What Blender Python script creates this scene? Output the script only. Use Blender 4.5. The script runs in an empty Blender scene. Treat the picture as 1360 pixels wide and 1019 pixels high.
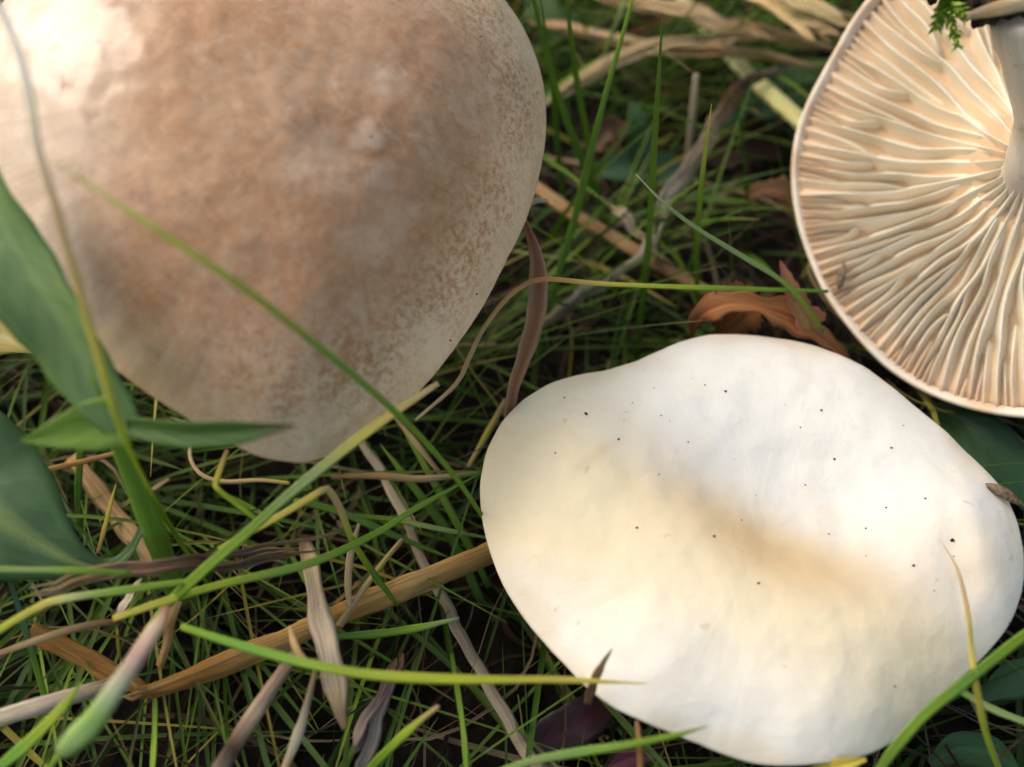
import bpy, math, random
import numpy as np
from mathutils import noise as mnoise, Vector
random.seed(7); rng = np.random.default_rng(11)
S = 0.01                                   # everything below is written in centimetres
scene = bpy.context.scene
col = scene.collection

# ------------------------------------------------------------------ camera, sky, sun, exposure
LENS, PITCH, CAM_H = 30.0, math.radians(55), 15.0
CAM = np.array([0.0, -CAM_H / math.tan(PITCH), CAM_H])
cd = bpy.data.cameras.new('camera'); cam = bpy.data.objects.new('camera', cd); col.objects.link(cam)
cam.location = Vector(CAM * S); cam.rotation_euler = (math.pi / 2 - PITCH, 0, 0)
cd.lens = LENS; cd.sensor_width = 36; cd.clip_start = 0.002; cd.clip_end = 400
cd.dof.use_dof = True; cd.dof.focus_distance = 13.5 * S; cd.dof.aperture_fstop = 9.0
scene.camera = cam
SUN_AZ, SUN_EL = math.radians(-66), math.radians(44)      # azimuth from +Y towards +X
w = bpy.data.worlds.new('World'); scene.world = w; w.use_nodes = True
wn = w.node_tree; bg = wn.nodes['Background']
sky = wn.nodes.new('ShaderNodeTexSky'); sky.sky_type = 'NISHITA'; sky.sun_disc = False
sky.sun_elevation = SUN_EL; sky.sun_rotation = SUN_AZ
sky.air_density = 2.0; sky.dust_density = 6.0; sky.ozone_density = 3.0
wn.links.new(sky.outputs[0], bg.inputs[0]); bg.inputs[1].default_value = 0.15
sd = bpy.data.lights.new('sun', 'SUN'); so = bpy.data.objects.new('sun', sd); col.objects.link(so)
sd.energy = 0.95; sd.angle = math.radians(30); sd.color = (1.0, 0.97, 0.94)
sdir = Vector((math.sin(SUN_AZ) * math.cos(SUN_EL), math.cos(SUN_AZ) * math.cos(SUN_EL), math.sin(SUN_EL)))
so.rotation_euler = sdir.to_track_quat('Z', 'Y').to_euler(); so.location = (0, 0, 2)
vs = scene.view_settings; vs.view_transform = 'Standard'; vs.look = 'None'; vs.exposure = 0.43; vs.gamma = 1.0
vs.use_curve_mapping = False
vs.use_white_balance = True; vs.white_balance_temperature = 6650; vs.white_balance_tint = 10     # the photograph is balanced warm
scene.render.engine = 'CYCLES'; scene.cycles.use_denoising = True
scene.cycles.use_adaptive_sampling = True; scene.cycles.adaptive_threshold = 0.03
scene.cycles.max_bounces = 6; scene.cycles.diffuse_bounces = 4; scene.cycles.transmission_bounces = 4
scene.cycles.transparent_max_bounces = 8; scene.cycles.sample_clamp_indirect = 6

# ------------------------------------------------------------------ measuring: where a sight line meets a height or a distance
FPX = 1360 * LENS / 36
FW = np.array([0, math.cos(PITCH), -math.sin(PITCH)]); UP = np.array([0, math.sin(PITCH), math.cos(PITCH)]); RT = np.array([1.0, 0, 0])
def sight(x, y): return FW + RT * (x - 680) / FPX + UP * (509.5 - y) / FPX
def at_depth(x, y, d): return CAM + sight(x, y) * d
def depth_at_height(x, y, z): return (z - CAM[2]) / sight(x, y)[2]
def proj(p):
    d = np.asarray(p) - CAM; z = d @ FW
    return np.stack([680 + FPX * (d @ RT) / z, 509.5 - FPX * (d @ UP) / z, z], -1)
def unit(v): return v / (np.linalg.norm(v) + 1e-12)
def fbm(p, s=1.0, o=3): return mnoise.fractal(Vector((float(p[0]) * s, float(p[1]) * s, float(p[2]) * s)), 1.0, 2.0, o)

# ------------------------------------------------------------------ object helpers
def mk(name, V, Fc, mat, parent=None, origin=None, cols=None, uv=None, smooth=True):
    V = np.asarray(V, float); origin = np.zeros(3) if origin is None else np.asarray(origin, float)
    base = np.asarray(parent['_o']) if parent is not None and '_o' in parent else np.zeros(3)
    me = bpy.data.meshes.new(name)
    me.from_pydata(((V - origin) * S).tolist(), [], Fc)
    if cols is not None:
        a = me.attributes.new('Col', 'FLOAT_COLOR', 'POINT')
        c = np.ones((len(V), 4)); c[:, :3] = cols; a.data.foreach_set('color', c.ravel())
    if uv is not None:
        a = me.attributes.new('Lay', 'FLOAT_VECTOR', 'POINT'); a.data.foreach_set('vector', np.asarray(uv, float).ravel())
    if smooth: me.polygons.foreach_set('use_smooth', [True] * len(me.polygons))
    if isinstance(mat, (list, tuple)):
        for m in mat: me.materials.append(m)
    else: me.materials.append(mat)
    o = bpy.data.objects.new(name, me); col.objects.link(o)
    if parent is not None: o.parent = parent
    o.location = Vector((origin - base) * S)
    return o
def tag(o, label=None, cat=None, group=None, kind=None):
    if label: o['label'] = label
    if cat: o['category'] = cat
    if group: o['group'] = group
    if kind: o['kind'] = kind
    return o
def thing(name, label, cat, origin, group=None):
    o = bpy.data.objects.new(name, None); col.objects.link(o); o.empty_display_size = 0.005
    o.location = Vector(np.asarray(origin) * S); o['_o'] = [float(v) for v in origin]
    return tag(o, label, cat, group)

# ------------------------------------------------------------------ materials
class NT:
    def __init__(s, name):
        s.m = bpy.data.materials.new(name); s.m.use_nodes = True; s.t = s.m.node_tree; s.t.nodes.clear()
    def n(s, typ, **kw):
        nd = s.t.nodes.new(typ)
        for k, v in kw.items(): setattr(nd, k, v)
        return nd
    def l(s, a, b): s.t.links.new(a, b)
    def put(s, sock, v):
        if hasattr(v, 'default_value') or hasattr(v, 'is_output'): s.l(v, sock)
        else: sock.default_value = v
    def math(s, op, a, b=0.0, c=0.0, clamp=False):
        nd = s.n('ShaderNodeMath', operation=op); nd.use_clamp = clamp
        s.put(nd.inputs[0], a); s.put(nd.inputs[1], b); s.put(nd.inputs[2], c); return nd.outputs[0]
    def mix(s, f, a, b, blend='MIX'):
        nd = s.n('ShaderNodeMix', data_type='RGBA', blend_type=blend)
        s.put(nd.inputs[0], f)
        for i, v in ((6, a), (7, b)):
            if isinstance(v, tuple): nd.inputs[i].default_value = (*v, 1)
            else: s.l(v, nd.inputs[i])
        return nd.outputs[2]
    def noise(s, vec, scale, detail=3, rough=0.55, dist=0.0):
        nd = s.n('ShaderNodeTexNoise'); nd.inputs['Scale'].default_value = scale; nd.inputs['Detail'].default_value = detail
        nd.inputs['Roughness'].default_value = rough; nd.inputs['Distortion'].default_value = dist
        s.l(vec, nd.inputs['Vector']); return nd.outputs[0]
    def ramp(s, f, lo, hi):
        nd = s.n('ShaderNodeMapRange', clamp=True, interpolation_type='SMOOTHSTEP'); s.l(f, nd.inputs[0])
        nd.inputs[1].default_value = lo; nd.inputs[2].default_value = hi; return nd.outputs[0]
    def attr(s, name): return s.n('ShaderNodeAttribute', attribute_name=name)
    def vscale(s, vec, v):
        nd = s.n('ShaderNodeVectorMath', operation='MULTIPLY'); s.l(vec, nd.inputs[0]); nd.inputs[1].default_value = v; return nd.outputs[0]
    def obj(s): return s.vscale(s.n('ShaderNodeTexCoord').outputs['Object'], (100, 100, 100))   # centimetres
    def bump(s, h, strength, dist):
        nd = s.n('ShaderNodeBump'); nd.inputs['Strength'].default_value = strength; nd.inputs['Distance'].default_value = dist * S
        s.l(h, nd.inputs['Height']); return nd.outputs[0]
    def bsdf(s, colr, rough, spec=0.4, normal=None, sss=0.0, sss_r=(0.3, 0.18, 0.1), transl=0.0, coat=0.0, coat_r=0.3, sheen=0.0):
        b = s.n('ShaderNodeBsdfPrincipled')
        if isinstance(colr, tuple): b.inputs['Base Color'].default_value = (*colr, 1)
        else: s.l(colr, b.inputs['Base Color'])
        s.put(b.inputs['Roughness'], rough); s.put(b.inputs['Specular IOR Level'], spec)
        if normal is not None: s.l(normal, b.inputs['Normal'])
        if sss:
            b.inputs['Subsurface Weight'].default_value = sss; b.inputs['Subsurface Radius'].default_value = sss_r
            b.inputs['Subsurface Scale'].default_value = 1.0 * S
        if coat: s.put(b.inputs['Coat Weight'], coat); b.inputs['Coat Roughness'].default_value = coat_r
        if sheen: b.inputs['Sheen Weight'].default_value = sheen
        out = s.n('ShaderNodeOutputMaterial'); sh = b.outputs[0]
        if transl:
            t = s.n('ShaderNodeBsdfTranslucent')
            if isinstance(colr, tuple): t.inputs[0].default_value = (*colr, 1)
            else: s.l(colr, t.inputs[0])
            mx = s.n('ShaderNodeMixShader'); mx.inputs[0].default_value = transl
            s.l(sh, mx.inputs[1]); s.l(t.outputs[0], mx.inputs[2]); sh = mx.outputs[0]
        s.l(sh, out.inputs[0]); return s.m

def mat_blade(name, streak, rough, transl, spots=0.0, spec=0.35, rib=0.25, fr=7.0, veins=0.0, bs_=0.5):
    t = NT(name); lay = t.attr('Lay'); c = t.attr('Col').outputs['Color']
    sx = t.n('ShaderNodeSeparateXYZ'); t.l(lay.outputs['Vector'], sx.inputs[0])
    st = t.noise(t.vscale(lay.outputs['Vector'], (fr, 0.6, 9)), 1.0, 4, 0.65)
    st2 = t.ramp(st, 0.3, 0.72)
    c1 = t.mix(st2, t.mix(1.0, c, (1 - streak,) * 3, 'MULTIPLY'), t.mix(1.0, c, (1 + streak * .6,) * 3, 'MULTIPLY'))
    mot = t.ramp(t.noise(t.obj(), 2.2, 3), 0.35, 0.7)
    c2 = t.mix(t.math('MULTIPLY', mot, 0.28), c1, t.mix(1.0, c1, (1.3, 1.1, 0.8), 'MULTIPLY'))
    if rib:
        r = t.ramp(t.math('ABSOLUTE', sx.outputs[0]), 0.22, 0.02)
        c2 = t.mix(t.math('MULTIPLY', r, rib), c2, t.mix(1.0, c2, (1.5, 1.4, 1.3), 'MULTIPLY'))
    if veins:
        vv = t.math('SINE', t.math('MULTIPLY', t.math('SUBTRACT', sx.outputs[1], t.math('MULTIPLY', t.math('ABSOLUTE', sx.outputs[0]), 0.8)), 13.0))
        vr = t.math('MULTIPLY', t.ramp(vv, 0.86, 1.0), t.ramp(t.noise(t.obj(), 1.5, 2), 0.35, 0.6))
        c2 = t.mix(t.math('MULTIPLY', vr, veins), c2, t.mix(1.0, c2, (1.5, 1.35, 1.4), 'MULTIPLY'))
        blem = t.ramp(t.noise(t.obj(), 3.5, 5, 0.7), 0.58, 0.72)
        c2 = t.mix(t.math('MULTIPLY', blem, 0.35), c2, t.mix(1.0, c2, (1.5, 1.2, 0.9), 'MULTIPLY'))
        st = t.math('ADD', st, t.math('MULTIPLY', vv, 0.12))
    if spots:
        sp = t.ramp(t.noise(t.vscale(lay.outputs['Vector'], (3, 5, 7)), 2.3, 4, 0.7), 0.60, 0.70)
        c2 = t.mix(t.math('MULTIPLY', sp, spots), c2, t.mix(1.0, c2, (0.32, 0.25, 0.2), 'MULTIPLY'))
    nb = t.bump(st, bs_, 0.03)
    return t.bsdf(c2, rough, spec, nb, transl=transl)
M_GRASS = mat_blade('grass_blade_skin', 0.34, 0.40, 0.36, 0.16, 0.35, 0.3, 11.0)
M_LEAF = mat_blade('leaf_skin', 0.14, 0.42, 0.22, 0.18, 0.45, 0.0, 5.0, 0.35)
M_WITHER = mat_blade('withered_leaf_skin', 0.35, 0.6, 0.22, 0.7, 0.25, 0.0, 8.0, 0.3)
M_STRAW = mat_blade('dry_straw', 0.62, 0.7, 0.10, 0.5, 0.18, 0.0, 20.0, 0.0, 1.0)
M_DEAD = mat_blade('weathered_stalk', 0.7, 0.85, 0.05, 0.85, 0.12, 0.0, 18.0, 0.0, 1.0)

def mat_soil():
    t = NT('soil'); p = t.obj()
    n1 = t.noise(p, 0.9, 5, 0.65); n2 = t.noise(p, 6, 4, 0.7)
    c = t.mix(t.ramp(n1, 0.35, 0.7), (0.004, 0.003, 0.002), (0.02, 0.013, 0.009))
    c = t.mix(t.math('MULTIPLY', t.ramp(n2, 0.55, 0.8), 0.5), c, (0.04, 0.028, 0.018))
    far = t.n('ShaderNodeVectorMath', operation='LENGTH'); t.l(p, far.inputs[0])
    g = t.mix(t.ramp(t.noise(p, 0.25, 4), 0.4, 0.65), (0.03, 0.06, 0.012), (0.10, 0.09, 0.03))
    c = t.mix(t.ramp(far.outputs['Value'], 26, 60), c, g)
    return t.bsdf(c, 0.95, 0.1, t.bump(n2, 0.8, 0.15))
M_SOIL = mat_soil()

def mat_brown_cap():
    t = NT('brown_cap_skin'); lay = t.attr('Lay').outputs['Vector']; pig = t.attr('Col').outputs['Color']; p = t.obj()
    sx = t.n('ShaderNodeSeparateXYZ'); t.l(lay, sx.inputs[0]); r = sx.outputs[2]
    rad = t.noise(t.vscale(lay, (16, 16, 2.6)), 1.0, 5, 0.62, 0.5)            # fibres running out from the middle
    blot = t.noise(p, 0.75, 6, 0.62, 0.7); fine = t.noise(p, 9, 5, 0.7); grain = t.noise(p, 36, 4, 0.75); mid = t.noise(p, 3.2, 6, 0.7, 0.8)
    away = t.ramp(r, 0.22, 0.6)
    pale = t.ramp(t.math('ADD', t.math('MULTIPLY', blot, 0.6), t.math('MULTIPLY', mid, 0.4)), 0.42, 0.62)
    c = t.mix(pale, t.mix(1.0, pig, (0.86, 0.78, 0.70), 'MULTIPLY'), t.mix(0.20, pig, (0.74, 0.54, 0.38)))
    c = t.mix(t.math('MULTIPLY', t.math('MULTIPLY', t.ramp(rad, 0.58, 0.40), away), 0.20), c, t.mix(1.0, c, (0.72, 0.58, 0.46), 'MULTIPLY'))
    wisp = t.math('MULTIPLY', t.ramp(t.noise(p, 2.4, 6, 0.75, 1.0), 0.54, 0.68), t.ramp(r, 0.8, 0.2))
    c = t.mix(t.math('MULTIPLY', wisp, 0.36), c, (0.72, 0.54, 0.38))
    hair = t.noise(t.vscale(lay, (70, 70, 5)), 1.0, 5, 0.7, 0.8)
    c = t.mix(t.math('MULTIPLY', t.math('MULTIPLY', t.ramp(hair, 0.52, 0.66), away), 0.30), c, t.mix(1.0, c, (0.72, 0.60, 0.50), 'MULTIPLY'))
    side = t.ramp(sx.outputs[0], -0.7, 0.3)
    brk = t.math('MULTIPLY', t.math('MULTIPLY', t.ramp(r, 0.50, 0.86), side), t.ramp(t.math('ADD', fine, t.math('MULTIPLY', grain, .35)), 0.58, 0.74))
    c = t.mix(t.math('MULTIPLY', brk, 0.65), c, (0.78, 0.61, 0.42))
    frk = t.math('MULTIPLY', t.math('MULTIPLY', t.ramp(grain, 0.58, 0.66), t.ramp(r, 0.5, 0.85)), side)
    c = t.mix(t.math('MULTIPLY', frk, 0.35), c, (0.36, 0.19, 0.09))
    c = t.mix(t.math('MULTIPLY', t.ramp(fine, 0.40, 0.66), 0.18), c, (0.66, 0.48, 0.33))
    c = t.mix(t.math('MULTIPLY', t.ramp(grain, 0.55, 0.40), 0.16), c, t.mix(1.0, c, (0.7, 0.6, 0.5), 'MULTIPLY'))
    rust = t.ramp(t.noise(p, 1.5, 5, 0.65, 0.8), 0.60, 0.74)
    c = t.mix(t.math('MULTIPLY', rust, 0.35), c, (0.40, 0.19, 0.075))
    h = t.math('ADD', t.math('MULTIPLY', t.math('MULTIPLY', hair, away), 0.45), t.math('ADD', t.math('MULTIPLY', fine, 0.35), t.math('MULTIPLY', grain, 0.25)))
    return t.bsdf(c, t.math('ADD', 0.50, t.math('MULTIPLY', fine, 0.2)), 0.28, t.bump(h, 0.32, 0.05), sss=0.10, sss_r=(0.25, 0.13, 0.07), coat=0.55, coat_r=0.15)
M_BCAP = mat_brown_cap()

def mat_white_cap():
    t = NT('white_cap_skin'); pig = t.attr('Col').outputs['Color']; p = t.obj()
    n1 = t.noise(p, 0.7, 4, 0.55, 0.5); n2 = t.noise(p, 7, 4, 0.6); n3 = t.noise(p, 40, 2)
    c = t.mix(t.math('MULTIPLY', t.ramp(n1, 0.48, 0.75), 0.35), pig, (0.74, 0.60, 0.42))
    c = t.mix(t.math('MULTIPLY', t.ramp(n2, 0.52, 0.75), 0.14), c, (0.70, 0.60, 0.46))
    dots = t.math('MULTIPLY', t.ramp(n3, 0.70, 0.76), t.ramp(t.noise(p, 1.3, 2), 0.50, 0.62))
    c = t.mix(t.math('MULTIPLY', dots, 0.5), c, (0.30, 0.22, 0.14))
    lay = t.attr('Lay').outputs['Vector']; fib = t.noise(t.vscale(lay, (26, 26, 3)), 1.0, 5, 0.65, 0.6); n4 = t.noise(p, 2.4, 6, 0.72, 0.8)
    c = t.mix(t.math('MULTIPLY', t.ramp(fib, 0.5, 0.72), 0.14), c, (0.72, 0.60, 0.44))
    c = t.mix(t.math('MULTIPLY', t.ramp(n4, 0.58, 0.72), 0.30), c, (0.70, 0.55, 0.36))
    c = t.mix(t.math('MULTIPLY', t.ramp(t.noise(p, 4.5, 3, 0.5, 0.3), 0.70, 0.75), 0.45), c, (0.62, 0.42, 0.22))
    h = t.math('ADD', t.math('ADD', t.math('MULTIPLY', n2, 0.6), t.math('MULTIPLY', n4, 0.8)), t.math('MULTIPLY', fib, 0.4))
    return t.bsdf(c, 0.5, 0.35, t.bump(h, 0.30, 0.06), sss=0.25, sss_r=(0.35, 0.24, 0.14), coat=0.05, coat_r=0.35)
M_WCAP = mat_white_cap()

def mat_flesh(name, tint, dirty):
    t = NT(name); p = t.obj(); lay = t.attr('Lay').outputs['Vector']
    n1 = t.noise(t.vscale(lay, (5, 0.5, 1)), 1.0, 4, 0.6); n2 = t.noise(p, 2.0, 5, 0.65); n3 = t.noise(p, 12, 3)
    c = t.mix(t.math('MULTIPLY', t.ramp(n1, 0.35, 0.7), 0.5), tint, (0.50, 0.41, 0.33))
    c = t.mix(t.math('MULTIPLY', t.ramp(n2, 0.55, 0.75), dirty), c, (0.22, 0.15, 0.09))
    c = t.mix(t.math('MULTIPLY', t.ramp(n3, 0.68, 0.74), dirty), c, (0.05, 0.03, 0.02))
    return t.bsdf(c, 0.6, 0.3, t.bump(n1, 0.4, 0.05), sss=0.15, sss_r=(0.3, 0.2, 0.12))
M_STEM = mat_flesh('mushroom_stem_skin', (0.70, 0.62, 0.54), 0.5)

def mat_gill():
    t = NT('gill_skin'); pig = t.attr('Col').outputs['Color']; p = t.obj()
    n2 = t.noise(p, 2.2, 4, 0.6); n3 = t.noise(p, 16, 3)
    c = t.mix(t.math('MULTIPLY', t.ramp(n2, 0.5, 0.75), 0.16), pig, (0.66, 0.46, 0.27))
    c = t.mix(t.math('MULTIPLY', t.ramp(n3, 0.6, 0.8), 0.15), c, (0.40, 0.25, 0.14))
    return t.bsdf(c, 0.5, 0.3, t.bump(n3, 0.12, 0.02), transl=0.16)
M_GILL = mat_gill()
def mat_rim():
    t = NT('upturned_cap_skin'); p = t.obj(); n1 = t.noise(p, 1.1, 4, 0.6); n2 = t.noise(p, 9, 4, 0.7)
    c = t.mix(t.ramp(n1, 0.40, 0.68), (0.74, 0.64, 0.52), (0.60, 0.44, 0.29))
    c = t.mix(t.math('MULTIPLY', t.ramp(n2, 0.6, 0.8), 0.25), c, (0.34, 0.22, 0.14))
    return t.bsdf(c, 0.5, 0.35, t.bump(n2, 0.25, 0.04), sss=0.15)
M_RIM = mat_rim()
def mat_plain(name, c1, c2, sc, rough=0.9, bump=0.6):
    t = NT(name); p = t.obj(); n1 = t.noise(p, sc, 5, 0.7)
    return t.bsdf(t.mix(t.ramp(n1, 0.35, 0.7), c1, c2), rough, 0.2, t.bump(n1, bump, 0.06))
M_DIRT = mat_plain('dark_soil_crumb', (0.012, 0.008, 0.005), (0.07, 0.045, 0.026), 7)
M_SEED = mat_plain('seed_husk_skin', (0.09, 0.06, 0.035), (0.26, 0.19, 0.12), 14, 0.7)
M_PSEED = mat_plain('grey_seed_skin', (0.13, 0.09, 0.06), (0.33, 0.25, 0.17), 14, 0.7)
M_MOSS = mat_plain('moss_skin', (0.12, 0.24, 0.02), (0.30, 0.40, 0.06), 9, 0.6)

# ------------------------------------------------------------------ ground
def ground_z(x, y):
    z = 0.25 * fbm((x, y, 3.1), 0.35) + 0.12 * fbm((x, y, 9.0), 1.3)
    z += 1.5 * math.exp(-((x - 10.0) / 3.2) ** 2 - ((y - 2.6) / 2.6) ** 2)      # low tussock that carries the upturned mushroom
    return z
def build_ground():
    k = np.linspace(-1, 1, 121); g = np.sign(k) * (np.abs(k) * 28 + np.abs(k) ** 14 * 20000)
    V = []; Fc = []; N = len(g)
    for y in g:
        for x in g: V.append((x, y, ground_z(x, y) if abs(x) < 60 and abs(y) < 60 else 0.0))
    for j in range(N - 1):
        for i in range(N - 1): a = j * N + i; Fc.append((a, a + 1, a + N + 1, a + N))
    tag(mk('ground', V, Fc, M_SOIL), 'dark soil under the grass', None, None, 'structure')
build_ground()

# ------------------------------------------------------------------ mushroom caps
def frame(n):
    n = unit(np.asarray(n, float)); e1 = unit(np.array([1.0, 0, 0]) - n * n[0]); return e1, np.cross(n, e1), n
def per(R, T): return np.interp(T, np.linspace(0, 2 * np.pi, len(R), endpoint=False), R, period=2 * np.pi)
R_BROWN = [3.37, 3.53, 3.74, 3.99, 4.24, 4.47, 4.67, 4.81, 4.86, 4.88, 4.86, 4.77, 4.66, 4.61, 4.61, 4.61, 4.62, 4.68, 4.76, 4.81, 4.79, 4.7, 4.57, 4.42, 4.28, 4.15, 4.05, 4.01, 4.01, 3.99, 3.94, 3.93, 3.94, 3.98, 4.08, 4.2, 4.22, 4.08, 3.86, 3.64, 3.45, 3.3, 3.19, 3.13, 3.10, 3.09, 3.13, 3.24]
R_WHITE = [4.19, 4.27, 4.29, 4.26, 4.23, 4.22, 4.24, 4.27, 4.28, 4.25, 4.2, 4.16, 4.13, 4.06, 3.95, 3.9, 3.97, 4.14, 4.28, 4.38, 4.44, 4.43, 4.33, 4.17, 4.01, 3.85, 3.66, 3.49, 3.37, 3.3, 3.22, 3.1, 2.99, 2.94, 2.95, 2.98, 2.99, 3.0, 3.03, 3.06, 3.07, 3.06, 3.08, 3.18, 3.35, 3.58, 3.83, 4.04]
R_UPT = [3.16, 3.16, 3.17, 3.22, 3.31, 3.41, 3.53, 3.66, 3.82, 3.98, 4.14, 4.33, 4.52, 4.69, 4.82, 4.88, 4.83, 4.68, 4.51, 4.42, 4.38, 4.33, 4.25, 4.16, 4.08, 4.01, 3.96, 3.95, 3.94, 3.95, 4.0, 4.07, 4.12, 4.16, 4.19, 4.21, 4.22, 4.19, 4.13, 4.03, 3.92, 3.81, 3.7, 3.57, 3.44, 3.34, 3.26, 3.2]
C_BROWN = np.array([-2.914, -0.745, 6.329]); N_BROWN = (.38, -.42, 1)
C_WHITE = np.array([3.671, -5.165, 2.867]); N_WHITE = (.02, -.03, 1)
C_UPT = np.array([9.159, 1.044, 4.774]); N_UPT = (-0.52, -0.425, 0.741)

def h_brown(x, y, u, T):
    z = 1.7 * (1 - u ** 2.3)
    z += 0.03 * np.exp(-(((x - .55) / .25) ** 2 + ((y - .1) / .25) ** 2)) - 0.06 * np.exp(-(((x - .1) / .5) ** 2 + ((y + .1) / .5) ** 2))
    z += 0.035 * np.sin(3 * T + .7) * u ** 2 + 0.02 * np.sin(7 * T + 2) * u ** 3
    for k in range(z.shape[0]):
        for j in range(z.shape[1]): z[k, j] += 0.035 * fbm((x[k, j], y[k, j], 1.7), 0.9) + 0.012 * fbm((x[k, j], y[k, j], 5.7), 3.0)
    return z
def h_white(x, y, u, T):
    z = 0.75 * (1 - u ** 4)
    ax, ay = 0.90, -0.44                                       # the fold runs towards the right front
    s = (x - .55) * ax + (y - .35) * ay; q = -(x - .55) * ay + (y - .35) * ax   # q: away from the camera, across the fold
    z -= 0.50 * np.exp(-(s / 2.4) ** 2 - ((q - .35) / 1.35) ** 2)
    z += 0.16 * np.tanh(-(q + .60 - .10 * s * s) / .55) * np.exp(-(s / 2.0) ** 2 - (q / 1.6) ** 2)
    z += 0.07 * np.sin(2.2 * x + .8 * y) * np.exp(-((x - 3.2) / .9) ** 2 - ((y + .3) / 1.1) ** 2) - 0.07 * np.exp(-((x - 2.9) / .28) ** 2 - ((y + .2) / .6) ** 2)
    z += 0.05 * np.sin(5 * T + 1.1) * u ** 3 + 0.04 * np.sin(8 * T + .3) * u ** 4
    z += 0.06 * np.exp(-((x + 2.5) / .5) ** 2 - ((y - 1.4) / .9) ** 2)
    for k in range(z.shape[0]):
        for j in range(z.shape[1]): z[k, j] += 0.07 * fbm((x[k, j], y[k, j], 8.7), 0.6, 3) + 0.012 * fbm((x[k, j], y[k, j], 2.2), 2.6, 3)
    return z

def cap_grid(C, n, R, hfun, nu, nt):
    e1, e2, n = frame(n); u = np.linspace(0, 1, nu) ** 0.8; T = np.linspace(0, 2 * np.pi, nt, endpoint=False)
    U, TT = np.meshgrid(u, T, indexing='ij'); r = U * per(R, TT); x = r * np.cos(TT); y = r * np.sin(TT)
    z = hfun(x, y, U, TT)
    P = C + x[..., None] * e1 + y[..., None] * e2 + z[..., None] * n
    return P, x, y, z, U, TT
def grid_faces(nu, nt, off=0, close=True):
    F_ = []
    for k in range(nu - 1):
        for j in range(nt if close else nt - 1):
            a = off + k * nt + j; b = off + k * nt + (j + 1) % nt
            F_.append((a, b, b + nt, a + nt))
    return F_
def build_cap(root, C, n, R, hfun, mat, pigment, rho, under_drop, nu=110, nt=230):
    P, x, y, z, U, T = cap_grid(C, n, R, hfun, nu, nt); e1, e2, nn = frame(n)
    rows = [P[k] for k in range(nu)]; lay = [np.stack([np.cos(T[k]), np.sin(T[k]), U[k]], -1) for k in range(nu)]
    cols = [pigment(x[k], y[k], U[k], T[k], P[k]) for k in range(nu)]
    Rr = per(R, T[0]); zr = z[-1]
    for ph in np.linspace(0, math.pi, 8)[1:]:                   # the margin rolls under
        r = Rr - rho + rho * math.cos(ph); zz = zr - 1.5 * rho * math.sin(ph) - (0.05 * ph)
        rows.append(C + (r * np.cos(T[0]))[:, None] * e1 + (r * np.sin(T[0]))[:, None] * e2 + zz[:, None] * nn)
        lay.append(lay[nu - 1]); cols.append(cols[nu - 1])
    V = np.concatenate(rows); V[:nt] = P[0].mean(0)
    cap = mk('cap', V, grid_faces(len(rows), nt), mat, root, root['_o'], np.concatenate(cols), np.concatenate(lay))
    # gills below, one pleated surface that nothing in this view looks at
    rows = []; m = 240; Tg = np.linspace(0, 2 * np.pi, m, endpoint=False); Rg = per(R, Tg); zg = np.interp(Tg, T[0], zr, period=2 * np.pi)
    for u in np.linspace(1, 0.16, 14):
        r = (Rg - 1.6 * rho) * u; zz = zg * u - 0.14 - under_drop * (1 - u) ** 1.4 - 0.16 * (np.arange(m) % 2) * math.sin(math.pi * min(1, (1 - u) * 3 + .1) / 2)
        rows.append(C + (r * np.cos(Tg))[:, None] * e1 + (r * np.sin(Tg))[:, None] * e2 + zz[:, None] * nn)
    V = np.concatenate(rows); u_ = np.zeros((len(V), 3)); c_ = np.tile((0.58, 0.43, 0.29), (len(V), 1))
    mk('gills', V, grid_faces(14, m), M_GILL, root, root['_o'], c_, u_)
    return P
def smooth01(x, a, b):
    t = np.clip((x - a) / (b - a), 0, 1); return t * t * (3 - 2 * t)

def tube_mesh(pts, rad, n=10, cols=None, flat=1.0, facing=(0, -.5, .85), rough=0.0, seed=0.0, flute=0.0):
    pts = np.asarray(pts); m = len(pts); rad = np.broadcast_to(rad, (m,)); T = np.gradient(pts, axis=0)
    V = []; uv = []; L = 0.0; f = np.asarray(facing, float)
    for i in range(m):
        t = unit(T[i]); s = unit(np.cross(t, f)) ; b = np.cross(s, t)
        if i: L += np.linalg.norm(pts[i] - pts[i - 1])
        for k in range(n):
            a = 2 * math.pi * k / n; rr = rad[i]
            if flute: rr *= 1 + flute * (math.cos(4 * a + seed) + .6 * math.cos(7 * a + seed * 2 + L))
            if rough: rr *= 1 + rough * fbm((math.cos(a) * 1.2 + seed, math.sin(a) * 1.2, L * 1.6), 1.4, 2)
            V.append(pts[i] + s * math.cos(a) * rr + b * math.sin(a) * rr * flat); uv.append((2.4 * math.cos(a), L, seed + 1.2 * math.sin(a)))
    F_ = grid_faces(m, n); F_ += [tuple(range(n))[::-1], tuple(range((m - 1) * n, m * n))]
    C_ = None
    if cols is not None: C_ = np.repeat(np.asarray(cols), n, axis=0)
    return V, F_, uv, C_
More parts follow.
